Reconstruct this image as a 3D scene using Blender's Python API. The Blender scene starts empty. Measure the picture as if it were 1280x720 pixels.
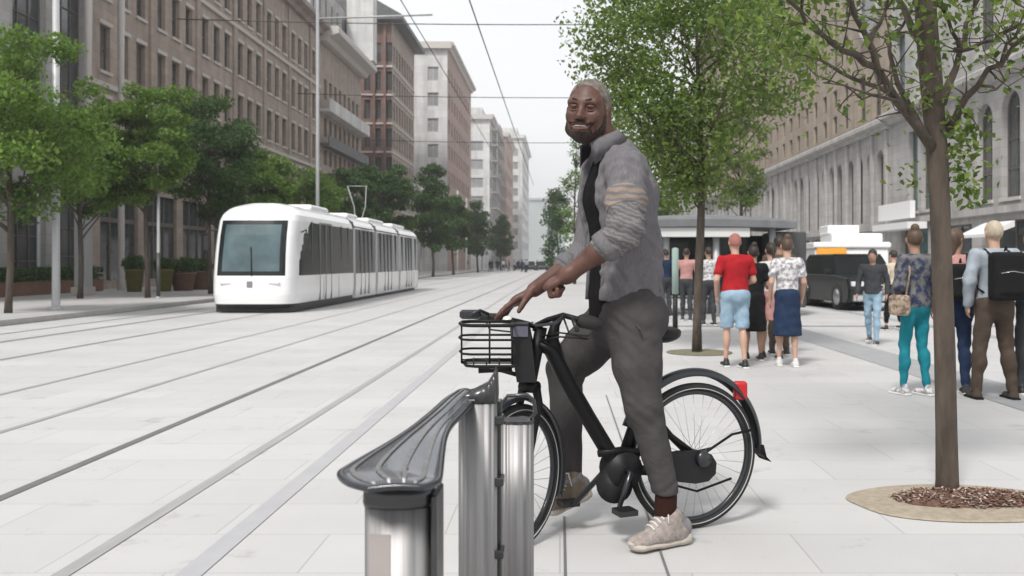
import bpy, math, random
import numpy as np
from math import radians, sin, cos, pi, sqrt, atan2
from mathutils import Vector, Matrix
sc = bpy.context.scene
col = sc.collection
F, VX, VY, CH = 1150.0, 700.0, 328.0, 1.3     # focal length, vanishing point of the street, camera height

def W(px, py, Y):                 # measured direction and distance -> point
    return np.array([(px - VX) * Y / F, Y, CH - (py - VY) * Y / F])

def G(px, py):                    # point of the ground seen in that direction
    Y = F * CH / (py - VY)
    return np.array([(px - VX) * Y / F, Y, 0.0])

# ------------------------------------------------------------- materials
MATS = {}
def mat(name, c1, c2=None, scale=3.0, rough=.7, metal=0.0, bump=0.0, bscale=None, detail=4.0, stretch=(1, 1, 1),
        spec=.5, trans=0.0, coat=0.0, contrast=.0):
    if name in MATS: return MATS[name]
    m = bpy.data.materials.new(name); m.use_nodes = True
    nt = m.node_tree; N = nt.nodes; L = nt.links
    b = N['Principled BSDF']
    b.inputs['Roughness'].default_value = rough
    b.inputs['Metallic'].default_value = metal
    b.inputs['Specular IOR Level'].default_value = spec
    if coat: b.inputs['Coat Weight'].default_value = coat
    c1 = tuple(c1) + (1,) if len(c1) == 3 else c1
    tc = N.new('ShaderNodeTexCoord'); mp = N.new('ShaderNodeMapping')
    mp.inputs['Scale'].default_value = stretch
    L.new(tc.outputs['Object'], mp.inputs['Vector'])
    if c2 is not None:
        c2 = tuple(c2) + (1,)
        nz = N.new('ShaderNodeTexNoise'); nz.inputs['Scale'].default_value = scale; nz.inputs['Detail'].default_value = detail
        nz.inputs['Roughness'].default_value = .6
        L.new(mp.outputs[0], nz.inputs['Vector'])
        rp = N.new('ShaderNodeValToRGB'); rp.color_ramp.elements[0].position = .3 + contrast; rp.color_ramp.elements[1].position = .7 - contrast
        rp.color_ramp.elements[0].color = c1; rp.color_ramp.elements[1].color = c2
        L.new(nz.outputs['Fac'], rp.inputs[0]); L.new(rp.outputs[0], b.inputs['Base Color'])
    else:
        b.inputs['Base Color'].default_value = c1
    if bump:
        n2 = N.new('ShaderNodeTexNoise'); n2.inputs['Scale'].default_value = bscale or scale * 4; n2.inputs['Detail'].default_value = 3
        L.new(mp.outputs[0], n2.inputs['Vector'])
        bp = N.new('ShaderNodeBump'); bp.inputs['Strength'].default_value = bump; bp.inputs['Distance'].default_value = .01
        L.new(n2.outputs['Fac'], bp.inputs['Height']); L.new(bp.outputs[0], b.inputs['Normal'])
    MATS[name] = m
    return m

def leaf_mat(name, dark, light):
    m = bpy.data.materials.new(name); m.use_nodes = True
    nt = m.node_tree; N = nt.nodes; L = nt.links
    b = N['Principled BSDF']; out = N['Material Output']
    at = N.new('ShaderNodeAttribute'); at.attribute_name = 'tint'
    rp = N.new('ShaderNodeValToRGB'); rp.color_ramp.elements[0].color = dark + (1,); rp.color_ramp.elements[1].color = light + (1,)
    L.new(at.outputs['Fac'], rp.inputs[0]); L.new(rp.outputs[0], b.inputs['Base Color'])
    b.inputs['Roughness'].default_value = .5; b.inputs['Specular IOR Level'].default_value = .35
    tr = N.new('ShaderNodeBsdfTranslucent'); hs = N.new('ShaderNodeHueSaturation'); hs.inputs['Value'].default_value = 1.5
    hs.inputs['Hue'].default_value = .485
    L.new(rp.outputs[0], hs.inputs['Color']); L.new(hs.outputs[0], tr.inputs['Color'])
    mx = N.new('ShaderNodeMixShader'); mx.inputs[0].default_value = .4
    L.new(b.outputs[0], mx.inputs[1]); L.new(tr.outputs[0], mx.inputs[2]); L.new(mx.outputs[0], out.inputs['Surface'])
    return m

# ------------------------------------------------------------- mesh builder
class MB:
    def __init__(s): s.v = []; s.f = []; s.mi = []; s.sm = []
    def add(s, vs, fs, mi=0, smooth=False):
        o = len(s.v); s.v.extend([tuple(float(c) for c in p) for p in vs])
        for f in fs: s.f.append([i + o for i in f]); s.mi.append(mi); s.sm.append(smooth)
        return s
    def box(s, a, b, mi=0, bev=0.0):
        x0, y0, z0 = a; x1, y1, z1 = b
        if x0 > x1: x0, x1 = x1, x0
        if y0 > y1: y0, y1 = y1, y0
        if z0 > z1: z0, z1 = z1, z0
        if bev <= 0:
            vs = [(x, y, z) for z in (z0, z1) for y in (y0, y1) for x in (x0, x1)]
            return s.add(vs, [(0, 2, 3, 1), (4, 5, 7, 6), (0, 1, 5, 4), (2, 6, 7, 3), (0, 4, 6, 2), (1, 3, 7, 5)], mi)
        c = bev; lv = [(z0, c), (z0 + c, 0), (z1 - c, 0), (z1, c)]; rings = []
        for z, i in lv:
            k = c - i if i else c
            X0, X1, Y0, Y1 = x0 + i, x1 - i, y0 + i, y1 - i
            e = c * .6
            rings.append([(X0 + e, Y0, z), (X1 - e, Y0, z), (X1, Y0 + e, z), (X1, Y1 - e, z), (X1 - e, Y1, z), (X0 + e, Y1, z), (X0, Y1 - e, z), (X0, Y0 + e, z)])
        return s.loft(rings, mi, closed=True, caps=True)
    def loft(s, rings, mi=0, closed=True, caps=True, smooth=False):
        n = len(rings[0]); vs = [p for r in rings for p in r]; fs = []
        m = n if closed else n - 1
        for i in range(len(rings) - 1):
            for j in range(m):
                k = (j + 1) % n
                fs.append((i * n + j, i * n + k, (i + 1) * n + k, (i + 1) * n + j))
        if caps: fs.append(tuple(range(n))[::-1]); fs.append(tuple((len(rings) - 1) * n + i for i in range(n)))
        return s.add(vs, fs, mi, smooth)
    def tube(s, pts, r, n=8, mi=0, caps=True, smooth=True, closed=False, flat=None):
        P = [np.array(p, float) for p in pts]; m = len(P)
        R = r if hasattr(r, '__len__') else [r] * m
        rings = []; prev = None
        for i in range(m):
            if closed: t = P[(i + 1) % m] - P[(i - 1) % m]
            else: t = P[min(i + 1, m - 1)] - P[max(i - 1, 0)]
            t = t / (np.linalg.norm(t) + 1e-12)
            if prev is None:
                u = np.cross(t, (0, 0, 1.0))
                if np.linalg.norm(u) < .1: u = np.cross(t, (0, 1.0, 0))
            else: u = prev - t * np.dot(prev, t)
            u /= np.linalg.norm(u) + 1e-12; prev = u; w = np.cross(t, u)
            fl = flat or 1.0
            rings.append([tuple(P[i] + R[i] * (cos(2 * pi * k / n) * u + fl * sin(2 * pi * k / n) * w)) for k in range(n)])
        if closed: rings.append(rings[0]); caps = False
        return s.loft(rings, mi, True, caps, smooth)
    def lathe(s, prof, n=24, mi=0, origin=(0, 0, 0), smooth=True, caps=True):
        ox, oy, oz = origin
        return s.loft([[(ox + r * cos(2 * pi * k / n), oy + r * sin(2 * pi * k / n), oz + z) for k in range(n)] for r, z in prof], mi, True, caps, smooth)
    def prism(s, poly, axis, a, b, mi=0):
        def P(p, t):
            if axis == 'x': return (t, p[0], p[1])
            if axis == 'y': return (p[0], t, p[1])
            return (p[0], p[1], t)
        return s.loft([[P(p, a) for p in poly], [P(p, b) for p in poly]], mi, True, True)
    def quad(s, a, b, c, d, mi=0): return s.add([a, b, c, d], [(0, 1, 2, 3)], mi)
    def build(s, name, mats, parent=None, offset=None):
        me = bpy.data.meshes.new(name)
        v = s.v
        if offset is not None: v = [(p[0] - offset[0], p[1] - offset[1], p[2] - offset[2]) for p in v]
        me.from_pydata(v, [], s.f)
        if not isinstance(mats, (list, tuple)): mats = [mats]
        for m in mats: me.materials.append(m)
        me.polygons.foreach_set('material_index', s.mi); me.polygons.foreach_set('use_smooth', s.sm)
        me.update()
        o = bpy.data.objects.new(name, me); col.objects.link(o)
        if offset is not None and parent is None: o.location = offset
        if parent is not None: o.parent = parent
        return o

def tag(o, label=None, cat=None, group=None, kind=None):
    if label: o['label'] = label
    if cat: o['category'] = cat
    if group: o['group'] = group
    if kind: o['kind'] = kind
    return o
def empty(name, loc=(0, 0, 0), rz=0.0):
    o = bpy.data.objects.new(name, None); col.objects.link(o)
    o.location = tuple(float(c) for c in loc); o.rotation_euler = (0, 0, rz); o.empty_display_size = .2
    return o
def thing(name, label, cat, loc=(0, 0, 0), rz=0.0, group=None):
    return tag(empty(name, loc, rz), label, cat, group)
def copy_tree(o, parent=None):
    c = o.copy(); col.objects.link(c); c.parent = parent
    for ch in list(o.children): copy_tree(ch, c)
    return c

def np_mesh(name, V, Q, mats, parent=None, smooth=True, tint=None):
    me = bpy.data.meshes.new(name)
    V = np.asarray(V, np.float32); Q = np.asarray(Q, np.int32); n = Q.shape[1]
    me.vertices.add(len(V)); me.vertices.foreach_set('co', V.ravel())
    me.loops.add(Q.size); me.loops.foreach_set('vertex_index', Q.ravel())
    me.polygons.add(len(Q)); me.polygons.foreach_set('loop_start', np.arange(0, Q.size, n, dtype=np.int32))
    me.polygons.foreach_set('use_smooth', np.full(len(Q), smooth))
    if not isinstance(mats, (list, tuple)): mats = [mats]
    for m in mats: me.materials.append(m)
    me.update(calc_edges=True); me.validate()
    if tint is not None:
        a = me.attributes.new('tint', 'FLOAT', 'POINT'); a.data.foreach_set('value', np.asarray(tint, np.float32))
    o = bpy.data.objects.new(name, me); col.objects.link(o)
    if parent is not None: o.parent = parent
    return o

# ------------------------------------------------------------- soft solids (distance fields turned into one skin)
def nrm(v):
    v = np.array(v, float); return v / (np.linalg.norm(v) + 1e-12)
def smin(a, b, k):
    if k <= 1e-6: return np.minimum(a, b)
    h = np.maximum(k - np.abs(a - b), 0) / k
    return np.minimum(a, b) - h * h * k * .25
def d_prim(p, X, Y, Z):
    t = p[0]
    if t == 'cap':
        _, a, b, ra, rb, n, f = p
        a = np.array(a, float); b = np.array(b, float); ab = b - a; L2 = ab @ ab + 1e-12
        px, py, pz = X - a[0], Y - a[1], Z - a[2]
        h = np.clip((px * ab[0] + py * ab[1] + pz * ab[2]) / L2, 0, 1)
        qx, qy, qz = px - h * ab[0], py - h * ab[1], pz - h * ab[2]
        if n is not None:
            qn = (qx * n[0] + qy * n[1] + qz * n[2]) * (1 / f - 1)
            qx = qx + qn * n[0]; qy = qy + qn * n[1]; qz = qz + qn * n[2]
        return np.sqrt(qx * qx + qy * qy + qz * qz) - (ra + (rb - ra) * h)
    if t == 'ell' or t == 'box':
        c, r, M = p[1], p[2], p[3]
        px, py, pz = X - c[0], Y - c[1], Z - c[2]
        lx = px * M[0][0] + py * M[0][1] + pz * M[0][2]
        ly = px * M[1][0] + py * M[1][1] + pz * M[1][2]
        lz = px * M[2][0] + py * M[2][1] + pz * M[2][2]
        if t == 'ell':
            k0 = np.sqrt((lx / r[0]) ** 2 + (ly / r[1]) ** 2 + (lz / r[2]) ** 2)
            k1 = np.sqrt((lx / r[0] ** 2) ** 2 + (ly / r[1] ** 2) ** 2 + (lz / r[2] ** 2) ** 2) + 1e-9
            return k0 * (k0 - 1) / k1
        rr = p[4]
        ax, ay, az = np.abs(lx) - r[0] + rr, np.abs(ly) - r[1] + rr, np.abs(lz) - r[2] + rr
        return np.sqrt(np.maximum(ax, 0) ** 2 + np.maximum(ay, 0) ** 2 + np.maximum(az, 0) ** 2) + np.minimum(np.maximum(np.maximum(ax, ay), az), 0) - rr
def p_bounds(p):
    if p[0] == 'cap':
        r = max(p[3], p[4]); a = np.array(p[1], float); b = np.array(p[2], float)
        return np.minimum(a, b) - r, np.maximum(a, b) + r
    r = max(p[2]) * (1.74 if p[0] == 'box' else 1); c = np.array(p[1], float); return c - r, c + r
I3 = np.eye(3)
def cap(a, b, ra, rb=None, n=None, f=1.0, k=.02, op='+'):
    return (('cap', a, b, ra, ra if rb is None else rb, None if n is None else nrm(n), f), k, op)
def ell(c, r, M=I3, k=.02, op='+'): return (('ell', c, r, M), k, op)
def bx(c, r, M=I3, rr=.01, k=.02, op='+'): return (('box', c, r, M, rr), k, op)
def skin(prims, res, clips=(), warp=None):
    lo = np.min([p_bounds(p[0])[0] for p in prims if p[2] == '+'], 0) - 3 * res
    hi = np.max([p_bounds(p[0])[1] for p in prims if p[2] == '+'], 0) + 3 * res
    n = np.ceil((hi - lo) / res).astype(int) + 1
    D = np.full(tuple(n), 9.0, np.float32)
    ax = [lo[i] + res * np.arange(n[i]) for i in range(3)]
    for p, k, op in prims:
        a, b = p_bounds(p); m = k + 4 * res
        i0 = np.clip(((a - m - lo) / res).astype(int), 0, n); i1 = np.clip(np.ceil((b + m - lo) / res).astype(int) + 1, 0, n)
        if np.any(i1 <= i0): continue
        sl = tuple(slice(i0[i], i1[i]) for i in range(3))
        X, Y, Z = np.meshgrid(ax[0][sl[0]], ax[1][sl[1]], ax[2][sl[2]], indexing='ij', sparse=True)
        d = d_prim(p, X, Y, Z)
        if op == '+': D[sl] = smin(D[sl], d, k)
        elif op == '-': D[sl] = -smin(-D[sl], d, k)
    X, Y, Z = np.meshgrid(ax[0], ax[1], ax[2], indexing='ij', sparse=True)
    if warp is not None:
        D = np.where(np.abs(D) < .06, D + warp(X, Y, Z), D)
    for c, nn in clips:                      # keep the side where (p - c).n < 0
        D = np.maximum(D, (X - c[0]) * nn[0] + (Y - c[1]) * nn[1] + (Z - c[2]) * nn[2])
    S = D < 0
    nx, ny, nz = S.shape
    cnt = np.zeros((nx - 1, ny - 1, nz - 1), np.int8)
    for i in (0, 1):
        for j in (0, 1):
            for k in (0, 1): cnt += S[i:nx - 1 + i, j:ny - 1 + j, k:nz - 1 + k]
    act = (cnt > 0) & (cnt < 8)
    idx = np.full(act.shape, -1, np.int64); A = np.argwhere(act); idx[act] = np.arange(len(A))
    acc = np.zeros((len(A), 3)); w = np.zeros(len(A))
    for ax_ in range(3):
        for u in (0, 1):
            for v in (0, 1):
                o0 = [0, 0, 0]; oth = [q for q in range(3) if q != ax_]; o0[oth[0]] = u; o0[oth[1]] = v
                o1 = list(o0); o1[ax_] = 1
                a = D[A[:, 0] + o0[0], A[:, 1] + o0[1], A[:, 2] + o0[2]]; b = D[A[:, 0] + o1[0], A[:, 1] + o1[1], A[:, 2] + o1[2]]
                cr = (a < 0) != (b < 0)
                t = np.where(cr, a / np.where(cr, a - b, 1), 0)
                pt = np.zeros((len(A), 3)); pt[:, oth[0]] = u; pt[:, oth[1]] = v; pt[:, ax_] = t
                acc += pt * cr[:, None]; w += cr
    V = lo + res * (A + acc / np.maximum(w, 1)[:, None])
    Q = []
    for ax_ in range(3):
        sl0 = [slice(1, -1)] * 3; sl0[ax_] = slice(0, -1)
        sl1 = [slice(1, -1)] * 3; sl1[ax_] = slice(1, None)
        a = S[tuple(sl0)]; b = S[tuple(sl1)]
        E = np.argwhere(a != b)
        if not len(E): continue
        off = np.array([1, 1, 1]); off[ax_] = 0; E = E + off
        ins = S[E[:, 0], E[:, 1], E[:, 2]]
        o = [q for q in range(3) if q != ax_]
        def at(du, dv):
            c = E.copy(); c[:, o[0]] -= du; c[:, o[1]] -= dv
            return idx[c[:, 0], c[:, 1], c[:, 2]]
        q = np.stack([at(0, 0), at(1, 0), at(1, 1), at(0, 1)], 1)
        flip = ins if ax_ != 1 else ~ins
        q[~flip] = q[~flip][:, ::-1]
        Q.append(q)
    Q = np.concatenate(Q); Q = Q[(Q >= 0).all(1)]
    return V, Q
def skin_obj(name, prims, res, m, parent=None, clips=(), warp=None):
    V, Q = skin(prims, res, clips, warp)
    return np_mesh(name, V, Q, m, parent)
def fr(fwd, up=(0, 0, 1)):                   # rows: right, forward, up
    f = nrm(fwd); r = nrm(np.cross(f, up)); u = np.cross(r, f); return np.array([r, f, u])
# ------------------------------------------------------------- camera, light, sky
cd = bpy.data.cameras.new('camera'); cam = bpy.data.objects.new('camera', cd); col.objects.link(cam)
cam.location = (0, 0, CH); cam.rotation_euler = (radians(90), 0, 0)
cd.sensor_width = 36; cd.lens = F / 1280 * 36; cd.shift_x = -(VX - 640) / 1280; cd.shift_y = -(360 - VY) / 1280
cd.clip_start = .1; cd.clip_end = 3000
cd.dof.use_dof = True; cd.dof.focus_distance = 4.3; cd.dof.aperture_fstop = 4.5
sc.camera = cam
sc.view_settings.view_transform = 'Standard'; sc.view_settings.look = 'None'; sc.view_settings.gamma = 1
sc.view_settings.exposure = 1.22
w = bpy.data.worlds.new("World"); sc.world = w; w.use_nodes = True
nt = w.node_tree; N = nt.nodes; L = nt.links
bg = N['Background']
sky = N.new('ShaderNodeTexSky'); sky.sky_type = 'NISHITA'; sky.sun_disc = False
SUN_EL, SUN_AZ = radians(52), radians(205)      # azimuth from +Y, clockwise
sky.sun_elevation = SUN_EL; sky.sun_rotation = SUN_AZ; sky.dust_density = 4; sky.air_density = 1.0
# an overcast layer: grey-white cloud lit evenly, the blue sky only faintly through it
tc = N.new('ShaderNodeTexCoord'); nz = N.new('ShaderNodeTexNoise'); nz.inputs['Scale'].default_value = 1.6; nz.inputs['Detail'].default_value = 5
mp = N.new('ShaderNodeMapping'); mp.inputs['Scale'].default_value = (1, 1, 3)
L.new(tc.outputs['Generated'], mp.inputs[0]); L.new(mp.outputs[0], nz.inputs['Vector'])
rp = N.new('ShaderNodeValToRGB'); rp.color_ramp.elements[0].position = .3; rp.color_ramp.elements[1].position = .75
rp.color_ramp.elements[0].color = (5.3, 5.4, 5.55, 1); rp.color_ramp.elements[1].color = (6.1, 6.1, 6.1, 1)
L.new(nz.outputs['Fac'], rp.inputs[0])
mx = N.new('ShaderNodeMix'); mx.data_type = 'RGBA'; mx.inputs[0].default_value = .9
L.new(sky.outputs[0], mx.inputs[6]); L.new(rp.outputs[0], mx.inputs[7]); L.new(mx.outputs[2], bg.inputs['Color'])
bg.inputs['Strength'].default_value = .082
sd = bpy.data.lights.new('sun', 'SUN'); sd.energy = 1.5; sd.angle = radians(11); sd.color = (1, .97, .93)
so = bpy.data.objects.new('sun', sd); col.objects.link(so)
dirv = Vector((sin(SUN_AZ) * cos(SUN_EL), cos(SUN_AZ) * cos(SUN_EL), sin(SUN_EL)))
so.rotation_euler = (-dirv).to_track_quat('-Z', 'Y').to_euler()

# ------------------------------------------------------------- ground
def paving(name, c1, c2, bw, bh, joint, mortar=.006, rot=0):
    m = bpy.data.materials.new(name); m.use_nodes = True
    nt = m.node_tree; N = nt.nodes; L = nt.links; b = N['Principled BSDF']
    tc = N.new('ShaderNodeTexCoord'); mp = N.new('ShaderNodeMapping'); mp.inputs['Rotation'].default_value = (0, 0, rot)
    L.new(tc.outputs['Object'], mp.inputs[0])
    br = N.new('ShaderNodeTexBrick'); br.inputs['Scale'].default_value = 1; br.inputs['Brick Width'].default_value = bw
    br.inputs['Row Height'].default_value = bh; br.inputs['Mortar Size'].default_value = mortar; br.inputs['Mortar Smooth'].default_value = .3
    br.inputs['Color1'].default_value = c1 + (1,); br.inputs['Color2'].default_value = c2 + (1,); br.inputs['Mortar'].default_value = joint + (1,)
    L.new(mp.outputs[0], br.inputs['Vector'])
    nz = N.new('ShaderNodeTexNoise'); nz.inputs['Scale'].default_value = .45; nz.inputs['Detail'].default_value = 6; nz.inputs['Roughness'].default_value = .65
    L.new(tc.outputs['Object'], nz.inputs['Vector'])
    rp = N.new('ShaderNodeValToRGB'); rp.color_ramp.elements[0].position = .3; rp.color_ramp.elements[1].position = .72
    rp.color_ramp.elements[0].color = (.86, .855, .85, 1); rp.color_ramp.elements[1].color = (1, 1, 1, 1)
    L.new(nz.outputs['Fac'], rp.inputs[0])
    gr = N.new('ShaderNodeTexNoise'); gr.inputs['Scale'].default_value = 160; gr.inputs['Detail'].default_value = 2
    L.new(tc.outputs['Object'], gr.inputs['Vector'])
    rg = N.new('ShaderNodeValToRGB'); rg.color_ramp.elements[0].position = .25; rg.color_ramp.elements[1].position = .6
    rg.color_ramp.elements[0].color = (.84, .84, .845, 1); rg.color_ramp.elements[1].color = (1, 1, 1, 1)
    L.new(gr.outputs['Fac'], rg.inputs[0])
    st = N.new('ShaderNodeTexNoise'); st.inputs['Scale'].default_value = 2.3; st.inputs['Detail'].default_value = 8; st.inputs['Roughness'].default_value = .75
    L.new(tc.outputs['Object'], st.inputs['Vector'])
    rs = N.new('ShaderNodeValToRGB'); rs.color_ramp.elements[0].position = .27; rs.color_ramp.elements[1].position = .42
    rs.color_ramp.elements[0].color = (.64, .62, .60, 1); rs.color_ramp.elements[1].color = (1, 1, 1, 1)
    L.new(st.outputs['Fac'], rs.inputs[0])
    cur = br.outputs['Color']
    for o in (rp, rg, rs):
        m1 = N.new('ShaderNodeMix'); m1.data_type = 'RGBA'; m1.blend_type = 'MULTIPLY'; m1.inputs[0].default_value = 1
        L.new(cur, m1.inputs[6]); L.new(o.outputs[0], m1.inputs[7]); cur = m1.outputs[2]
    L.new(cur, b.inputs['Base Color']); b.inputs['Roughness'].default_value = .62; b.inputs['Specular IOR Level'].default_value = .35
    bp = N.new('ShaderNodeBump'); bp.inputs['Strength'].default_value = .25; bp.inputs['Distance'].default_value = .004; bp.invert = True
    L.new(br.outputs['Fac'], bp.inputs['Height']); L.new(bp.outputs[0], b.inputs['Normal'])
    return m
M_road = paving('pale_granite_road', (.53, .525, .52), (.49, .485, .485), 1.1, .55, (.40, .395, .39), .005)
M_side = paving('pale_granite_pavement', (.50, .49, .485), (.46, .455, .45), .6, .4, (.36, .35, .35), .006, radians(90))
M_groove = mat('dark_groove', (.11, .11, .115), (.15, .15, .15), 8, .6)
M_steelrail = mat('worn_rail_steel', (.22, .22, .22), (.34, .33, .32), 6, .38, .6, stretch=(4, .3, 4))
M_linemid = mat('mid_grey_steel_strip', (.27, .27, .275), (.34, .34, .34), 6, .5, stretch=(4, .3, 4))
M_linepale = mat('pale_grey_strip', (.34, .34, .355), (.38, .38, .39), 5, .6)
M_band = mat('grey_granite_band', (.27, .275, .285), (.33, .335, .34), 5, .6, bump=.1)
M_kerb = mat('kerb_granite', (.40, .39, .38), (.47, .46, .45), 4, .65, bump=.1)

m = MB(); m.quad((-600, -40, 0), (600, -40, 0), (600, 1500, 0), (-600, 1500, 0))
tag(m.build('ground', M_road), kind='structure')
def strip(name, x0, x1, y0, y1, z, ma, h=None):
    m = MB()
    if h is None:
        ys = np.linspace(y0, y1, 2); m.quad((x0, y0, z), (x1, y0, z), (x1, y1, z), (x0, y1, z))
    else: m.box((x0, y0, z), (x1, y1, h), 0)
    return tag(m.build(name, ma), kind='structure')
strip('pavement', -24, -11.75, 5, 330, -.02, M_side, .12)
strip('gutter', -11.445, -11.30, 5, 330, .004, M_groove)
strip('pavement_kerb', -11.75, -11.45, 5, 330, -.02, M_kerb, .115)
for x, wd, ma in ((-10.1, .07, M_groove), (-9.1, .075, M_steelrail), (-7.45, .05, M_steelrail), (-5.5, .065, M_linemid),
                  (-4.28, .065, M_linemid), (-3.08, .07, M_groove), (-2.07, .075, M_linemid), (-1.54, .11, M_linepale)):
    z = .006 if ma is M_steelrail else .004
    strip('tram_rail' if ma is M_steelrail else 'drain_channel', x - wd / 2, x + wd / 2, .5, 320, z, ma)
    if ma is M_steelrail: strip('rail_bed_joint', x - wd / 2 - .045, x + wd / 2 + .045, .5, 320, .003, mat('rail_bed', (.38, .38, .38), (.44, .44, .44), 5))
for x, y1 in ((.022, 4.7), (.45, 9)): strip('paving_joint', x - .006, x + .006, 1, y1, .004, M_groove)
strip('paving_band', 4.05, 4.75, 1, 60, .004, M_band)
strip('paving_band', 7.4, 7.7, 1, 90, .004, M_band)
strip('paving_band', .9, 60, 18.6, 18.9, .008, M_band)

# ------------------------------------------------------------- facades
GL = [mat('window_glass_dark', (.035, .042, .048), (.07, .08, .085), .6, .08, spec=.8), mat('window_glass_blind', (.10, .10, .098), (.16, .155, .15), .8, .15, spec=.7),
      mat('window_glass_teal', (.05, .12, .13), (.10, .20, .21), .5, .08, spec=.8), mat('window_glass_hazed', (.20, .21, .22), (.32, .32, .32), .7, .3)]  # last one, for the far towers: distance haze put into the pane colour
M_frame_dark = mat('window_frame_bronze', (.10, .085, .07), (.13, .11, .095), 5, .5)
M_frame_pale = mat('window_frame_pale', (.42, .41, .39), (.48, .47, .45), 5, .5)

def arch_pts(u0, u1, z0, z1, arch, n=10):
    if not arch: return [(u0, z0), (u1, z0), (u1, z1), (u0, z1)]
    r = (u1 - u0) / 2; c = (u0 + u1) / 2; h = min(r, z1 - z0)
    return [(u0, z0), (u1, z0)] + [(c + r * cos(pi * k / n), z1 - h + h * sin(pi * k / n)) for k in range(n + 1)]
def facade_cells(m, T, U0, U1, Z0, Z1, holes, mi=0, depth=.3, mr=0):
    """wall sheet with real openings; T(u, z, d) -> point (d metres behind the face)"""
    us = sorted({U0, U1} | {h[0] for h in holes} | {h[1] for h in holes}); zs = sorted({Z0, Z1} | {h[2] for h in holes} | {h[3] for h in holes})
    for i in range(len(us) - 1):
        uc = (us[i] + us[i + 1]) / 2; hs = [h for h in holes if h[0] < uc < h[1]]
        for j in range(len(zs) - 1):
            zc = (zs[j] + zs[j + 1]) / 2
            if any(h[2] < zc < h[3] for h in hs): continue
            m.quad(T(us[i], zs[j], 0), T(us[i + 1], zs[j], 0), T(us[i + 1], zs[j + 1], 0), T(us[i], zs[j + 1], 0), mi)
    for h in holes:
        u0, u1, z0, z1, arch = h[:5]; P = arch_pts(u0, u1, z0, z1, arch)
        for k in range(len(P)):
            a, b = P[k], P[(k + 1) % len(P)]
            m.quad(T(a[0], a[1], 0), T(a[0], a[1], depth), T(b[0], b[1], depth), T(b[0], b[1], 0), mr)
        if arch:
            top = P[2:]; c = (u0 + u1) / 2
            for k in range(len(top) - 1):
                a, b = top[k], top[k + 1]
                cn = (u1, z1) if (a[0] + b[0]) / 2 > c else (u0, z1)
                m.add([T(a[0], a[1], 0), T(b[0], b[1], 0), T(cn[0], cn[1], 0)], [(0, 1, 2)], mi)
            m.add([T(u0, z1, 0), T(u1, z1, 0), T(c, z1, 0)], [(0, 1, 2)], mi) if False else None
def window_parts(parent, T, h, depth=.22, frame=M_frame_dark, glass=0, sub=True, nu=2, nz=2, sill=None, lintel=None, fw=.07):
    u0, u1, z0, z1, arch = h[:5]
    m = MB(); d0, d1 = depth - .05, depth + .03
    def bar(a0, a1, b0, b1):
        ps = [T(u, z, d) for d in (d0, d1) for z in (b0, b1) for u in (a0, a1)]
        m.add(ps, [(0, 2, 3, 1), (4, 5, 7, 6), (0, 1, 5, 4), (2, 6, 7, 3), (0, 4, 6, 2), (1, 3, 7, 5)], 0)
    zt = z1 - ((u1 - u0) / 2 if arch else 0)
    bar(u0, u0 + fw, z0, zt); bar(u1 - fw, u1, z0, zt); bar(u0 + fw, u1 - fw, z0, z0 + fw)
    if not arch: bar(u0 + fw, u1 - fw, z1 - fw, z1)
    else:
        P = arch_pts(u0, u1, z0, z1, True)[2:]; Qn = arch_pts(u0 + fw, u1 - fw, z0, z1 - fw, True)[2:]
        for k in range(len(P) - 1):
            m.add([T(*P[k], d0), T(*P[k + 1], d0), T(*Qn[k + 1], d0), T(*Qn[k], d0)], [(0, 1, 2, 3)])
            m.add([T(*Qn[k], d0), T(*Qn[k + 1], d0), T(*Qn[k + 1], d1), T(*Qn[k], d1)], [(0, 1, 2, 3)])
    for k in range(1, nu): c = u0 + (u1 - u0) * k / nu; bar(c - fw * .35, c + fw * .35, z0 + fw, z1 - fw - (.12 if arch else 0))
    for k in range(1, nz):
        c = z0 + (zt - z0) * k / nz
        bar(u0 + fw, u1 - fw, c - fw * .3, c + fw * .3)
    def sl(b0, b1, ex, pr):
        ps = [T(u, z, d) for d in (-pr, depth - .06) for z in (b0, b1) for u in (u0 - ex, u1 + ex)]
        ps2 = [T(u, z, d) for d in (-pr, -.002) for z in (b0, b1) for u in (u0 - ex, u1 + ex)]
        m.add(ps2, [(0, 2, 3, 1), (4, 5, 7, 6), (0, 1, 5, 4), (2, 6, 7, 3), (0, 4, 6, 2), (1, 3, 7, 5)], 1)
    mats = [frame]
    if sill: mats = [frame, sill]; sl(z0 - .14, z0, .1, .09)
    if lintel:
        sl(z1 + .02, z1 + .2, .12, .07)
    P = arch_pts(u0, u1, z0, z1, arch)
    g = MB() if sub else m
    g.add([T(a, b, depth) for a, b in P], [tuple(range(len(P)))], 0 if sub else len(mats))
    if sub:
        f = m.build('window', mats, parent); g.build('pane', GL[glass], f)
    else: f = m.build('window', mats + [GL[glass]], parent)
    return f
def TX(X, sgn):           # facade in the plane x = X; its front looks towards sgn*x
    return lambda u, z, d: (X - sgn * d, u, z)
def TY(Y):                # facade looking at the camera (towards -y)
    return lambda u, z, d: (u, Y + d, z)
def block(parent, x0, x1, y0, y1, z1, ma, skip=(), z0=-.05):
    m = MB(); P = {'l': ((x0, y1), (x0, y0)), 'r': ((x1, y0), (x1, y1)), 'f': ((x0, y0), (x1, y0)), 'b': ((x1, y1), (x0, y1))}
    for k, (a, b) in P.items():
        if k in skip: continue
        m.quad((a[0], a[1], z0), (b[0], b[1], z0), (b[0], b[1], z1), (a[0], a[1], z1))
    m.quad((x0, y0, z1), (x1, y0, z1), (x1, y1, z1), (x0, y1, z1))
    m.quad((x0, y0, z0), (x0, y1, z0), (x1, y1, z0), (x1, y0, z0))
    return m
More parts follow.
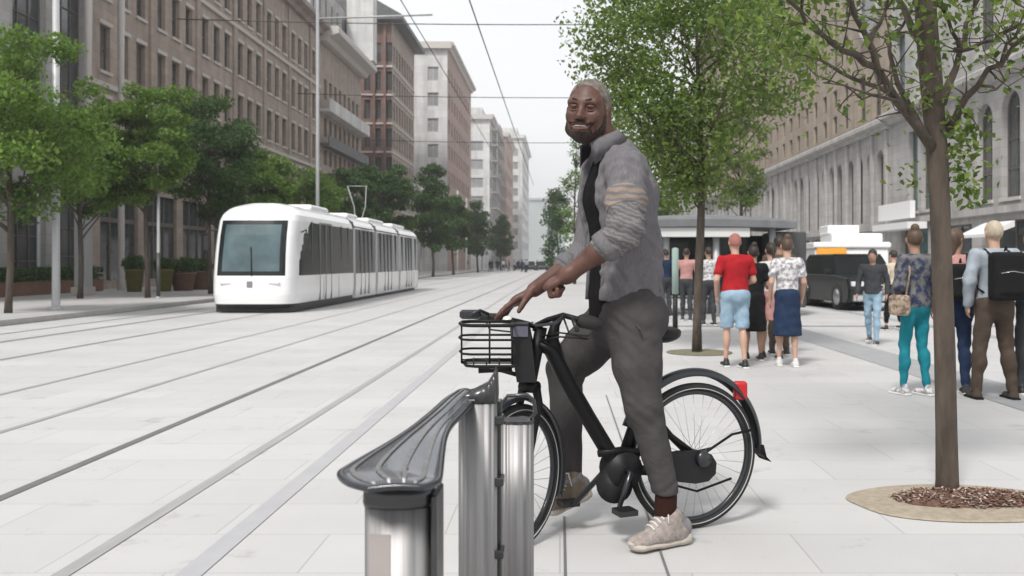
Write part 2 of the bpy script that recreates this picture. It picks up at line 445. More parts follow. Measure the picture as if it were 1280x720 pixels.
def stone(name, c1, c2, br=None, scale=1.2, sz=(.9, .4)):
    m = mat(name, c1, c2, scale, .8, bump=.15, bscale=6, contrast=.02)
    nt = m.node_tree; N = nt.nodes; L = nt.links; b = N['Principled BSDF']
    src = b.inputs['Base Color'].links[0].from_socket
    tc = N.new('ShaderNodeTexCoord'); sp = N.new('ShaderNodeSeparateXYZ'); cb = N.new('ShaderNodeCombineXYZ'); ad = N.new('ShaderNodeMath')
    L.new(tc.outputs['Object'], sp.inputs[0]); L.new(sp.outputs['X'], ad.inputs[0]); L.new(sp.outputs['Y'], ad.inputs[1])
    L.new(ad.outputs[0], cb.inputs['X']); L.new(sp.outputs['Z'], cb.inputs['Y'])
    k = N.new('ShaderNodeTexBrick'); k.inputs['Scale'].default_value = 1; k.inputs['Brick Width'].default_value = sz[0]; k.inputs['Row Height'].default_value = sz[1]
    k.inputs['Mortar Size'].default_value = .012; k.inputs['Color1'].default_value = (1, 1, 1, 1); k.inputs['Color2'].default_value = (.86, .86, .87, 1)
    k.inputs['Mortar'].default_value = (.72, .71, .7, 1); L.new(cb.outputs[0], k.inputs['Vector'])
    # rain streaks: noise stretched down the wall
    mp = N.new('ShaderNodeMapping'); mp.inputs['Scale'].default_value = (1.5, 1.5, .12); L.new(tc.outputs['Object'], mp.inputs[0])
    nz = N.new('ShaderNodeTexNoise'); nz.inputs['Scale'].default_value = 1.0; nz.inputs['Detail'].default_value = 6; L.new(mp.outputs[0], nz.inputs['Vector'])
    rp = N.new('ShaderNodeValToRGB'); rp.color_ramp.elements[0].position = .35; rp.color_ramp.elements[1].position = .6
    rp.color_ramp.elements[0].color = (.80, .79, .78, 1); rp.color_ramp.elements[1].color = (1, 1, 1, 1); L.new(nz.outputs['Fac'], rp.inputs[0])
    cur = src
    for s_ in (k.outputs['Color'], rp.outputs[0]):
        x = N.new('ShaderNodeMix'); x.data_type = 'RGBA'; x.blend_type = 'MULTIPLY'; x.inputs[0].default_value = 1
        L.new(cur, x.inputs[6]); L.new(s_, x.inputs[7]); cur = x.outputs[2]
    L.new(cur, b.inputs['Base Color'])
    return m
M_pink = stone('pinkish_brown_stone', (.34, .275, .235), (.42, .345, .295))
M_pinkdark = stone('brown_stone_base', (.28, .22, .195), (.33, .27, .24))
M_grey = stone('pale_grey_stone', (.40, .39, .38), (.47, .46, .45))
M_tan = stone('tan_stone', (.33, .27, .215), (.40, .34, .275), sz=(1.2, .5))
M_brick = stone('red_brick', (.17, .10, .083), (.225, .135, .112), sz=(.5, .2))
M_white = stone('white_render', (.58, .58, .57), (.66, .66, .65), sz=(2, 1))  # white walls, whitened further to carry distance haze in the colour
M_palebr = stone('pale_pink_brick', (.36, .25, .21), (.42, .30, .26), sz=(.6, .25))
M_roof = mat('dark_roof', (.07, .07, .075), (.11, .11, .11), 2, .6)
M_sill = mat('pale_sill_stone', (.44, .41, .385), (.50, .47, .44), 4, .7)

def cornice(parent, X, sgn, y0, y1, z, h=.7, pr=.7, ma=None, name='cornice'):
    m = MB(); s = sgn
    prof = [(X - s * .3, z), (X + s * pr * .35, z), (X + s * pr * .5, z + h * .3), (X + s * pr, z + h * .5), (X + s * pr, z + h * .85), (X + s * (pr - .08), z + h), (X - s * .3, z + h)]
    if s < 0: prof = prof[::-1]
    m.loft([[(a, y0, b) for a, b in prof], [(a, y1, b) for a, b in prof]], 0, True, True)
    return m.build(name, ma or M_sill, parent)
def belt(parent, X, sgn, y0, y1, z, h=.25, pr=.15, ma=None, name='string_course'):
    m = MB(); m.box((X + sgn * .003, y0, z), (X + sgn * pr, y1, z + h), 0); return m.build(name, ma or M_sill, parent)

rnd = random.Random(4)
# --- the long brownish stone building across the tracks
XL = -20.0
B1 = thing('office_building', 'long pinkish brown stone building with rows of tall narrow windows behind the tram', 'building', (0, 0, 0))
T1 = TX(XL, 1); holes = []
y = 40.0; k = 0; cols = []
while y < 75.2:
    cols.append(y); k += 1; y += 1.72 + (.55 if k % 3 == 0 else 0)
rows = [(6.4, 8.5), (9.7, 11.7), (12.95, 15.0), (16.45, 18.45)]
for c in cols:
    for z0, z1 in rows: holes.append((c, c + .9, z0, z1, False))
shops = [(40 + 4.4 * i, 43.6 + 4.4 * i, .5, 4.6, False) for i in range(8)]
m = block(B1, -44, XL, 39, 76.5, 20.2, None, skip='r'); facade_cells(m, T1, 39, 76.5, -.05, 20.2, holes + shops, 0, .3)
m.build('wall', M_pink, B1)
for i, h in enumerate(holes): window_parts(B1, T1, h, .24, M_frame_dark, 1 if rnd.random() < .25 else 0, True, 2, 2, M_sill, True)
for h in shops:
    f = MB(); u0, u1, z0, z1 = h[:4]
    for u in np.linspace(u0, u1, 4): f.box((XL - .25, u - .05, z0), (XL - .15, u + .05, z1))
    f.box((XL - .24, u0, z0 + 2.6), (XL - .14, u1, z0 + 2.8)); o = f.build('shop_window', M_frame_dark, B1)
    g = MB(); g.quad((XL - .22, u0, z0), (XL - .22, u1, z0), (XL - .22, u1, z1), (XL - .22, u0, z1)); g.build('pane', GL[2 if rnd.random() < .5 else 0], o)
cornice(B1, XL, 1, 39, 76.5, 20.2, 1.0, .9, M_pinkdark); belt(B1, XL, 1, 39, 76.5, 5.2, .4, .25); belt(B1, XL, 1, 39, 76.5, 15.75, .22, .14); belt(B1, XL, 1, 39, 76.5, 8.95, .22, .14)
for i in range(2, len(cols), 3):
    c = cols[i] + 1.6
    if c + .3 < 76: mm = MB(); mm.box((XL + .004, c - .28, 5.7), (XL + .12, c + .28, 20.1)); mm.build('pilaster', M_pink, B1)
mm = MB(); mm.box((-36, 42, 21.2), (-24, 74, 24)); mm.build('roof_storey', M_grey, B1)
# --- near neighbour with a tall glazed bay and a round overhanging cornice
B0 = thing('corner_building', 'pale grey building with tall dark glazed bays and jutting brown cornice behind the first trees', 'building')
holes = [(24 + 3.2 * i, 26.2 + 3.2 * i, 5.2, 12.5, False) for i in range(4)] + [(24 + 3.2 * i, 26.2 + 3.2 * i, .4, 4.2, False) for i in range(4)]
m = block(B0, -44, XL, 20, 39 - .01, 19, None, skip='r')
b0b = [(36.7, 38.7, 6.6, 13.4, False), (36.7, 38.7, .4, 5.0, False)]
holes += b0b; facade_cells(m, T1, 20, 38.99, -.05, 19, holes, 0, .4); m.build('wall', M_grey, B0)
for h in holes: window_parts(B0, T1, h, .3, M_frame_dark, 0, True, 3, 4, None)
mm = MB()
ring = [(-20, 34.6)] + [(-20 + 1.9 * sin(a), 37 - 2.3 * cos(a)) for a in np.linspace(0.15, pi - .15, 12)] + [(-20, 39.3)]
mm.prism(ring, 'z', 14.2, 15.1); r2 = [(-20 + (a + 20) * 1.25, 37 + (b - 37) * 1.12) for a, b in ring]; mm.prism(r2, 'z', 15.1, 16.0)
mm.build('cornice', M_pinkdark, B0)
for yy in (36.3, 39.0):
    mm = MB(); mm.lathe([(.2, 0), (.14, .3), (.12, 9.5), (.16, 14.2)], 16, 0, (-18.6, yy, 0)); mm.build('column', M_sill, B0)
cornice(B0, XL, 1, 20, 38.99, 19, 1.0, 1.0, M_grey)
# --- further along: stone block with balcony band and set-back top storeys
B2 = thing('balcony_building', 'taupe stone building with a pale balcony band and projecting eaves, past the tall mast', 'building')
holes = []; y = 78.0
while y < 91:
    for z0, z1 in ((6.2, 8.6), (9.6, 10.9), (12.0, 13.6), (15.2, 16.9)): holes.append((y, y + .95, z0, z1, False))
    y += 1.75
m = block(B2, -44, XL, 76.52, 92.5, 19.8, None, skip='r'); facade_cells(m, T1, 76.52, 92.5, -.05, 19.8, holes, 0, .3); m.build('wall', M_pink, B2)
for h in holes: window_parts(B2, T1, h, .24, M_frame_dark, 0, False, 2, 2, None)
mm = MB(); mm.box((XL + .003, 76.6, 13.9), (XL + .9, 92.4, 14.15)); mm.box((XL + .8, 76.6, 14.15), (XL + .9, 92.4, 15.0)); mm.build('balcony', M_white, B2)
mm = MB(); mm.box((XL + .003, 76.6, 11.0), (XL + .8, 92.4, 11.25)); mm.box((XL + .72, 76.6, 11.25), (XL + .8, 92.4, 11.9)); mm.build('balcony', M_roof, B2)
cornice(B2, XL, 1, 76.52, 92.5, 19.8, 1.2, 1.6, M_sill)
mm = MB(); mm.box((-40, 78, 21), (-21.2, 92, 26)); o = mm.build('roof_storey', M_grey, B2)
for i in range(6):
    mm = MB(); mm.box((-21.2, 79 + 2.1 * i, 22.2), (-21.12, 80.2 + 2.1 * i, 25)); mm.build('roof_window', GL[0], o)
mm = MB(); mm.box((-21.0, 90.6, 21.2), (-18.4, 92.4, 31)); mm.build('stair_tower', M_white, B2)
# --- red brick building
B3 = thing('brick_building', 'red brick building with a dark overhanging roof and greyish side beyond the taupe block', 'building')
XB = -18.3
T3 = TX(XB, 1); holes = []
for i in range(8):
    for j in range(7): holes.append((101 + 1.75 * i, 102.1 + 1.75 * i, 4.5 + 3.1 * j, 6.5 + 3.1 * j, False))
hf = [(-21.3 + 1.15 * i, -20.6 + 1.15 * i, 4.5 + 3.1 * j, 6.6 + 3.1 * j, False) for i in range(3) for j in range(7)]
m = block(B3, -34, XB, 100, 115.4, 27.5, None, skip='rf'); facade_cells(m, T3, 100, 115.4, -.05, 27.5, holes, 1, .3, 1)
facade_cells(m, TY(100), -34, XB, -.05, 27.5, hf, 0, .3, 0); m.build('wall', [M_brick, M_pink], B3)
for h in holes: window_parts(B3, T3, h, .24, M_frame_dark, 0, False, 2, 2)
for h in hf: window_parts(B3, TY(100), h, .24, M_frame_dark, 0, False, 2, 2)
mm = MB(); mm.prism([(-34.5, 27.5), (XB + 1.3, 27.5), (XB + 1.3, 28.0), (XB - 1.5, 29.6), (-34.5, 29.6)], 'y', 99, 116); mm.build('roof', M_roof, B3)
for j in range(7):
    mm = MB(); mm.box((-21.6, 99.85, 3.9 + 3.1 * j), (XB + .1, 99.997, 4.1 + 3.1 * j)); mm.box((XB + .003, 100, 3.9 + 3.1 * j), (XB + .1, 115.3, 4.1 + 3.1 * j)); mm.build('string_course', M_sill, B3)
for i in range(2):
    mm = MB(); mm.box((-20.3 + 1.15 * i, 99.7, .2), (-20.05 + 1.15 * i, 99.84, 27.4)); mm.build('pilaster', M_brick, B3)
# --- white block with pale brick flank
def tower(name, label, x0, x1, y0, y1, h, mf, ms, fw, fh, step, stepf, frame=M_frame_dark, roof=M_roof, glass=0, parap=1.0, top=None):
    B = thing(name, label, 'building'); T = TX(x1, 1); hs = []; hf = []
    z = 5.0
    while z + fh < h - 1.2:
        y = y0 + 1.2
        while y + fw < y1 - .8: hs.append((y, y + fw, z, z + fh, False)); y += step
        x = x1 - 1.2 - fw
        while x > max(x0 + .8, x1 - 9): hf.append((x, x + fw, z, z + fh, False)); x -= stepf
        z += fh + 1.6
    m = block(B, x0, x1, y0, y1, h, None, skip='rf'); facade_cells(m, T, y0, y1, -.05, h, hs, 1, .3, 1); facade_cells(m, TY(y0), x0, x1, -.05, h, hf, 0, .3, 0)
    m.build('wall', [mf, ms], B)
    for q in hs: window_parts(B, T, q, .2, frame, glass, False, 2, 1, fw=.1)
    for q in hf: window_parts(B, TY(y0), q, .2, frame, glass, False, 2, 1, fw=.1)
    cornice(B, x1, 1, y0, y1, h, parap, .9, roof)
    mm = MB(); mm.box((x0, y0 - .6, h), (x1 + .6, y0 - .003, h + parap * .9)); mm.build('parapet', roof, B)
    if top: mm = MB(); mm.box((x0 + 1, y0 + 1.5, h + .3), (x1 - 1.5, y1 - 2, h + top)); mm.build('roof_storey', mf, B)
    return B
tower('apartment_block', 'white rendered block with pale brick flank beyond the red brick building', -30, -15.3, 125, 158, 30.3, M_white, M_palebr, 1.5, 1.9, 3.3, 3.6, M_frame_pale, M_sill, 3)
tower('stepped_tower', 'pale tower with stacked balconies and scaffolding in the distance', -27, -13.4, 175, 205, 28.5, M_white, M_white, 2.6, 1.9, 4.0, 4.2, M_frame_pale, M_sill, 3, top=2.5)
tower('hotel_building', 'pale pink brick building squeezed between distant white towers', -24, -12.3, 210, 240, 30, M_palebr, M_palebr, 1.6, 2.2, 3.6, 3.8, M_frame_pale, M_sill, 3, top=3)
tower('slab_tower', 'farthest white slab tower where the tram tracks vanish', -24, -10.2, 250, 300, 35, M_white, M_white, 2.4, 2.0, 4.5, 4.5, M_frame_pale, M_white, 3, top=3)
tower('glass_tower', 'faint grey green glass block closing the street at its vanishing point', -13, 2.0, 380, 410, 27, mat('green_grey_glass_wall', (.33, .37, .37), (.40, .43, .43), .2, .3), M_grey, 2.6, 2.4, 4.5, 3.2, M_frame_pale, M_grey, 2)
# scaffold in front of the stepped tower
SC = thing('scaffolding', 'thin metal scaffolding standing against the pale stepped tower', 'scaffolding')
m = MB()
for i in range(7): m.tube([(-13.0, 176 + 4 * i, 0), (-13.0, 176 + 4 * i, 28)], .08, 5); m.tube([(-12.0, 176 + 4 * i, 0), (-12.0, 176 + 4 * i, 28)], .08, 5)
m.build('upright', mat('scaffold_steel', (.3, .3, .3), (.36, .36, .36), 2, .5, .4), SC)
m = MB()
for j in range(9): m.box((-13.1, 175.5, 3 * j + 2.6), (-11.9, 200.5, 3 * j + 2.75))
m.build('deck', mat('scaffold_plank', (.36, .33, .29), (.42, .39, .35), 2), SC)

# --- right side: pale stone building with paired arched windows and the tan building beyond
XR = 18.0
R1 = thing('arched_window_building', 'pale stone building with paired arched windows, moulded cornice and white shop awning', 'building')
TR = TX(XR, -1); H = []
for y in (33.0, 36.9, 38.9, 42.9): H.append((y - .7, y + .7, 3.9, 8.1 if y != 42.9 else 8.1, True))
H = [(31.9, 33.3, 3.9, 8.1, True), (36.0, 37.5, 3.9, 8.2, True), (38.3, 39.7, 3.9, 8.0, True), (44.5, 45.9, 3.9, 8.0, False), (46.3, 47.5, 3.9, 8.0, False),
     (28.0, 29.4, 3.9, 8.1, True), (38.2, 39.7, 10.2, 15.6, False), (32.6, 34.1, 10.2, 15.6, False), (44.8, 46.6, 9.6, 13.4, False), (48.0, 49.4, 9.6, 13.4, False),
     (30.0, 33.5, .5, 3.0, False), (35.0, 38.6, .5, 3.0, False), (40.2, 43.5, .5, 3.0, False), (45, 48.6, .5, 3.0, False)]
m = block(R1, XR, 45, 22, 50, 26, None, skip='l'); facade_cells(m, TR, 22, 50, -.05, 26, H, 0, .4); m.build('wall', M_grey, R1)
for h in H: window_parts(R1, TR, h, .3, M_frame_dark if h[2] < 9 else M_frame_dark, 2 if h[0] > 44 else 0, True, 2, 3 if h[2] > 1 else 2, M_sill if h[2] > 1 else None, fw=.08)
cornice(R1, XR, -1, 22, 50, 8.75, .6, .6, M_grey); belt(R1, XR, -1, 22, 50, 3.3, .3, .2, M_grey); cornice(R1, XR, -1, 22, 50, 26, 1.2, 1.4, M_grey)
mm = MB(); mm.prism([(17.8, 2.7), (16.7, 2.3), (16.7, 2.42), (17.8, 2.95)], 'y', 36, 38.6); mm.build('awning', mat('white_awning', (.72, .72, .72)), R1)
mm = MB(); mm.box((16.8, 44.5, 2.95), (17.75, 49.5, 3.28)); mm.build('door_canopy', mat('white_awning', (.72, .72, .72)), R1)
mm = MB(); mm.box((17.2, 45.2, 3.5), (17.45, 49.7, 4.35)); mm.build('sign_board', mat('white_sign', (.75, .75, .75)), R1)
R2 = thing('arcade_building', 'tan stone building with grids of small windows above a grey arcade of narrow arches', 'building')
TR2 = TX(XR, -1); A = []; y = 51.2; i = 0
while y < 118:
    w_ = 1.05
    A.append((y, y + w_, 3.6, 7.6, True)); i += 1; y += 1.75 if i % 4 else 2.3
sm = []; y = 57.5
while y < 118:
    for z in (9.7, 11.4, 14.0, 16.2, 18.5, 20.8): sm.append((y, y + .85, z, z + 1.15 if z < 12 else z + 1.5, False))
    y += 3.4 if y > 84 else 2.3
big = [(51.6, 53.0, 9.6, 12.4, False), (54.2, 55.6, 9.6, 12.4, False)]
shop2 = [(51.5 + 5 * i, 55.6 + 5 * i, .4, 2.9, False) for i in range(13)]
m = block(R2, XR, 45, 50.02, 118.5, 27, None, skip='l'); facade_cells(m, TR2, 50.02, 118.5, 8.85, 27, sm + big, 0, .35, 0)
facade_cells(m, TR2, 50.02, 118.5, -.05, 8.85, A + shop2, 1, .4, 1); m.build('wall', [M_tan, M_grey], R2)
for h in A + big: window_parts(R2, TR2, h, .3, M_frame_dark, 0, False, 2, 3, fw=.08)
nwin = 0
for h in sm:
    nwin += 1
    if nwin <= 190: window_parts(R2, TR2, h, .2, M_frame_dark, 0, False, 1, 1, fw=.08)
for h in shop2: window_parts(R2, TR2, h, .3, M_frame_dark, 0, False, 3, 2, fw=.08).name = 'shop_window'
cornice(R2, XR, -1, 50.02, 118.5, 8.6, .6, .6, M_grey); belt(R2, XR, -1, 50.02, 118.5, 3.1, .3, .2, M_grey); cornice(R2, XR, -1, 50.02, 118.5, 27, 1.2, 1.4, M_tan)
for k in range(30):
    c = 50.6 + 2.3 * k
    if c < 118: mm = MB(); mm.box((XR - .16, c - .16, 3.42), (XR - .004, c + .16, 8.55)); mm.build('pilaster', M_grey, R2)
# round window high on the near end of the tan building
mm = MB()
ringp = [(XR - .06, 53.4 + 1.6 * cos(a), 16.2 + 2.0 * sin(a)) for a in np.linspace(0, 2 * pi, 28, endpoint=False)]
mm.tube(ringp, .22, 6, closed=True); o = mm.build('round_window', M_grey, R2)
mm = MB(); mm.add([(XR - .03, 53.4 + 1.5 * cos(a), 16.2 + 1.9 * sin(a)) for a in np.linspace(0, 2 * pi, 28, endpoint=False)], [tuple(range(28))]); mm.build('pane', GL[1], o)
# the air of the street
hz = MB(); hz.box((-62, -3, -1.2), (62, 640, 52)); hzm = bpy.data.materials.new('street_air'); hzm.use_nodes = True; hn = hzm.node_tree
hn.nodes.remove(hn.nodes['Principled BSDF']); pv = hn.nodes.new('ShaderNodeVolumePrincipled'); pv.inputs['Color'].default_value = (.97, .975, .98, 1); pv.inputs['Density'].default_value = .0010; pv.inputs['Anisotropy'].default_value = .3
hn.links.new(pv.outputs[0], hn.nodes['Material Output'].inputs['Volume'])
tag(hz.build('haze', hzm), kind='stuff')
R3 = tower('distant_office', 'plain grey office block far along the street beyond the tan arcade building', 18.5, 40, 125, 170, 24, M_grey, M_grey, 2, 1.9, 4, 4)
# ------------------------------------------------------------- trees
M_bark = mat('bark', (.035, .027, .021), (.095, .074, .056), 14, .9, bump=.8, bscale=40, stretch=(1, 1, .25))
M_barkdark = mat('bark_dark', (.045, .035, .028), (.09, .07, .055), 10, .9, bump=.6, bscale=30, stretch=(1, 1, .25))
LEAF_A = leaf_mat('leaves_fresh', (.04, .085, .014), (.20, .28, .06))
LEAF_B = leaf_mat('leaves_mid', (.04, .10, .015), (.20, .32, .055))
LEAF_C = leaf_mat('leaves_deep', (.02, .055, .014), (.085, .16, .04))
def leaves(name, P, T, size, ma, parent, rng, up=.5):
    """P: leaf positions, T: tint of each leaf; one bent diamond of leaf per position"""
    n = len(P); P = np.asarray(P)
    d = rng.normal(size=(n, 3)); d[:, 2] -= .25; d /= np.linalg.norm(d, axis=1)[:, None]
    nn = rng.normal(size=(n, 3)) * (1 - up) + np.array([0, 0, up * 1.6]); s = np.cross(d, nn); s /= np.linalg.norm(s, axis=1)[:, None] + 1e-9
    nv = np.cross(s, d); sz = size * rng.uniform(.6, 1.25, n)[:, None]
    a = P - d * sz * .5; c = P + d * sz * .5; b = P + s * sz * .32 + nv * sz * .10; e = P - s * sz * .32 + nv * sz * .10
    V = np.stack([a, b, c, e], 1).reshape(-1, 3); Q = np.arange(4 * n).reshape(-1, 4)
    return np_mesh(name, V, Q, ma, parent, False, np.repeat(np.clip(T, 0, 1), 4))
def make_tree(label, H, tr, trunk_h, cz, crx, crz, nleaf, lsize, ma, seed, bark=None, nclump=60, shape='round', group=None, loc=(0, 0, 0), forks=1, name='street_tree'):
    rng = np.random.default_rng(seed); B = thing(name, label, 'tree', loc, 0, group)
    C = []; rr = []
    tries = 0
    while len(C) < nclump and tries < 20000:
        tries += 1
        p = rng.uniform(-1, 1, 3)
        r = np.linalg.norm(p)
        if r > 1 or (rng.random() > .35 + .65 * r ** 2): continue
        zz = p[2]
        if shape == 'cone': k = .25 + .75 * (1 - (zz + 1) / 2) ** .8 * (1 if zz > -.7 else .8)
        elif shape == 'vase': k = .55 + .45 * min(1, (zz + 1) / 1.1)
        else: k = 1
        C.append([p[0] * crx * k, p[1] * crx * k, cz + zz * crz]); rr.append(rng.uniform(.2, .38) * crx)
    C = np.array(C); rr = np.array(rr)
    m = MB(); top = cz + crz * .7
    wob = lambda z: np.array([.05 * sin(z * 1.3 + seed) * tr * 10, .05 * cos(z * 1.7 + seed) * tr * 10, z])
    zs = np.linspace(0, top, 14)
    m.tube([wob(z) for z in zs], [tr * (1.25 if z == 0 else 1) * (1 - .8 * max(0, z - trunk_h * .7) / (top - trunk_h * .7)) for z in zs], 9)
    limbs = min(nclump, 26)
    for i in range(limbs):
        c = C[i]; z0 = min(max(trunk_h * .8, c[2] - (abs(c[0]) + abs(c[1])) * rng.uniform(.6, 1.1)), top * .9)
        a = wob(z0); b = c; mid = a * .45 + b * .55 + rng.normal(size=3) * crx * .06 - np.array([0, 0, .08 * crx])
        m.tube([a, a * .75 + mid * .25 + [0, 0, .02 * crx], mid, b], [tr * .42, tr * .34, tr * .22, tr * .07], 6)
        for q in range(2):
            j = rng.integers(0, len(C)); dd = C[j] - mid
            if np.linalg.norm(dd) < crx: m.tube([mid, mid + dd * .5 + rng.normal(size=3) * .05 * crx, C[j]], [tr * .16, tr * .10, tr * .04], 5)
    m.build('trunk', bark or M_barkdark, B)
    wts = rr ** 2; wts /= wts.sum(); idx = rng.choice(len(C), nleaf, p=wts)
    off = rng.normal(size=(nleaf, 3)); off /= np.linalg.norm(off, axis=1)[:, None]; off *= (rng.random(nleaf) ** .5)[:, None]
    off *= rr[idx][:, None] * np.array([1.15, 1.15, .7])
    P = C[idx] + off
    ctint = rng.uniform(.15, .7, len(C))
    T = ctint[idx] * .55 + rng.random(nleaf) * .4
    leaves('crown', P, T, lsize, ma, B, rng)
    return B
PIT = mat('tree_pit_soil', (.16, .115, .085), (.27, .20, .15), 20, .95, bump=.8, bscale=60)
# mature green tree with the slim trunk, behind the cyclist
b = G(874, 441)
make_tree('full leafy green tree with a slim brown trunk right behind the cyclist', 6.6, .062, 2.1, 4.2, 1.58, 2.05, 25000, .075, LEAF_A, 11, M_bark, 115, 'vase', None, b)
m = MB(); m.lathe([(.47, .004), (.47, .012), (.42, .014), (0.01, .02)], 28, 0); tag(m.build('tree_pit', mat('pit_olive', (.12, .115, .07), (.2, .185, .12), 15, .9, bump=.5), None, None), kind='structure').location = b
# row across the tracks
def at(px, Y): return np.array([(px - VX) * Y / F, Y, .12 if (px - VX) * Y / F < -11.8 else 0])
specs = [  # px, Y, H(top), crx, cz, crz, tr, label, mat, shape
 (12, 21.4, 6.9, 1.9, 4.55, 2.1, .075, 'nearest of the street trees across the tracks, its dark trunk beside a grey pole', LEAF_B, 'round'),
 (100, 30, 6.9, 1.6, 4.6, 1.9, .08, 'leafy street tree hiding the big pale column across the tracks', LEAF_B, 'round'),
 (183, 30.5, 7.2, 1.55, 5.15, 1.95, .08, 'bright green rounded street tree above the planters, between column and tram', LEAF_B, 'round'),
 (262, 34.5, 7.9, 1.75, 5.2, 2.3, .09, 'darker round street tree standing just behind the tram front', LEAF_C, 'round'),
 (326, 44, 6.8, 1.7, 4.6, 2.0, .09, 'bright street tree rising over the front half of the tram roof', LEAF_B, 'round'),
 (385, 54, 6.2, 2.1, 4.6, 1.9, .1, 'low street tree beside the tall pale mast behind the tram', LEAF_B, 'round'),
 (432, 60, 7.4, 2.0, 5.0, 2.4, .1, 'dark street tree above the middle of the tram roof', LEAF_C, 'round'),
 (478, 68, 8.6, 2.4, 5.6, 2.9, .11, 'broad dark street tree behind the raised pantograph', LEAF_C, 'round'),
 (541, 82, 10.4, 2.5, 6.2, 4.2, .12, 'tall pointed dark tree just beyond the rear of the tram', LEAF_C, 'cone'),
 (566, 95, 8.6, 2.3, 5.4, 3.4, .12, 'pointed tree next beyond the tallest pointed one', LEAF_C, 'cone'),
 (597, 118, 9.0, 2.6, 5.6, 3.5, .13, 'small distant pointed tree in front of the white rendered block', LEAF_C, 'cone'),
 (626, 150, 9.4, 2.6, 5.8, 3.6, .13, 'farthest pointed tree of the row at the foot of the white towers', LEAF_C, 'cone'),
]
for i, (px, Y, H, cr, cz, crz, tr, lab, ma, shp) in enumerate(specs):
    n = 20000 if Y < 36 else 14000 if Y < 60 else 9000
    ls = .13 if Y < 36 else .19 if Y < 60 else .3
    make_tree(lab, H, tr, 2.3, cz, cr, crz, n, ls, ma, 30 + i, None, 60 if Y < 60 else 45, shp, 'street trees beyond the tram tracks', at(px, Y))
make_tree('dense dark conical tree in the middle distance beside the far cars', 8, .12, 1.5, 5.6, 2.7, 4.9, 5000, .33, LEAF_C, 61, None, 60, 'cone', None, at(697, 110))
make_tree('loose airy young tree seen just behind the cyclist chest', 9, .09, 1.5, 5.2, 1.25, 3.7, 1900, .16, LEAF_B, 62, None, 50, 'cone', None, at(719, 55))
for i, (px, Y, lab) in enumerate(((770, 60, 'leafy tree farther along the plaza, mostly behind the cyclist back'), (806, 38, 'leafy plaza tree standing between the cyclist and the shelter'), (925, 46, 'leafy plaza tree rising beyond the shelter roof'))):
    make_tree(lab, 8, .1, 2.6, 5.6 if i < 2 else 6.6, 2.3 if i < 2 else 1.6, 2.8, 5500, .18, LEAF_A, 70 + i, None, 60, 'round', None, at(px, Y))
# --- the near tree: limbs follow those of the photo, in depth as well
b = W(1184, 615, 5.2); b[2] = 0; Yt = 5.2
NT = thing('plaza_tree', 'nearest tree, bare lower trunk forking into crooked limbs beside the pedestrians', 'tree', b)
def L_(px, py, dy=0.0): return W(px, py, Yt + dy) - b
m = MB()
tp = [L_(1184, 622), L_(1184, 600), L_(1183, 540), L_(1181, 440), L_(1178, 350), L_(1175, 260), L_(1172, 200), L_(1168, 150), L_(1163, 90), L_(1158, 30), L_(1154, -40), L_(1150, -130), L_(1160, -240), L_(1150, -380)]
tr_ = [.070, .062, .058, .057, .055, .055, .057, .058, .062, .060, .056, .05, .04, .015]
m.tube(tp, tr_, 14)
limbs = [
 ([(1166, 185, -.02), (1145, 155, -.1), (1118, 122, -.2), (1096, 85, -.32), (1080, 40, -.4), (1062, -10, -.5), (1040, -90, -.6)], .045),
 ([(1116, 120, -.2), (1085, 105, -.1), (1050, 90, .05), (1010, 70, .15), (965, 58, .2)], .022),
 ([(1096, 84, -.3), (1070, 68, -.4), (1038, 52, -.5), (1008, 30, -.6), (985, 0, -.7), (960, -60, -.8)], .03),
 ([(1128, 132, -.15), (1105, 122, -.3), (1070, 112, -.45), (1035, 104, -.5)], .018),
 ([(1150, 158, .1), (1122, 105, .25), (1112, 66, .3), (1122, 40, .35), (1140, 10, .4), (1150, -60, .5)], .026),
 ([(1086, 58, -.35), (1100, 30, -.3), (1110, 0, -.2), (1118, -60, -.1)], .02),
 ([(1182, 165, 0), (1200, 135, -.05), (1222, 108, -.15), (1252, 80, -.3), (1290, 40, -.45), (1340, -20, -.6)], .036),
 ([(1178, 130, .1), (1195, 85, .15), (1206, 50, .2), (1218, 10, .25), (1225, -60, .3)], .034),
 ([(1192, 62, .15), (1215, 60, .05), (1245, 50, -.1), (1285, 28, -.25), (1330, -10, -.3)], .022),
 ([(1200, 66, .2), (1190, 40, .1), (1178, 10, 0), (1172, -60, -.1)], .022),
 ([(1252, 78, -.3), (1258, 55, -.4), (1275, 30, -.5), (1290, -20, -.6)], .016),
 ([(1225, 107, -.15), (1245, 112, -.05), (1262, 92, .1), (1290, 80, .2)], .013),
 ([(1156, 60, 0), (1130, 10, .3), (1090, -60, .6), (1030, -140, .9)], .035), ([(1156, 20, 0), (1200, -60, .4), (1270, -150, .9)], .035)]
ends = []
rng = np.random.default_rng(5)
for pts, r in limbs:
    r *= .72; P = [L_(a, c, d) for a, c, d in pts]; n = len(P)
    P2 = []
    for i in range(n - 1):
        P2.append(P[i]); P2.append((P[i] + P[i + 1]) / 2 + rng.normal(size=3) * .012)
    P2.append(P[-1]); n = len(P2)
    m.tube(P2, [r * (1 - .75 * i / (n - 1)) * rng.uniform(.9, 1.1) for i in range(n)], 8)
    for i in range(2, n):
        ends.append(P2[i])
        for q in range(2 if i % 2 else 1):
            d = rng.normal(size=3); d[2] += .6; d = nrm(d) * rng.uniform(.10, .34); s1 = rng.normal(size=3) * .035; s2 = rng.normal(size=3) * .03
            m.tube([P2[i], P2[i] + d * .3 + s1 * .6, P2[i] + d * .6 + s1, P2[i] + d + s2], [r * .22 + .002, .0042, .0032, .0018], 5)
            ends.append(P2[i] + d); ends.append(P2[i] + d * .6)
m.build('trunk', M_bark, NT)
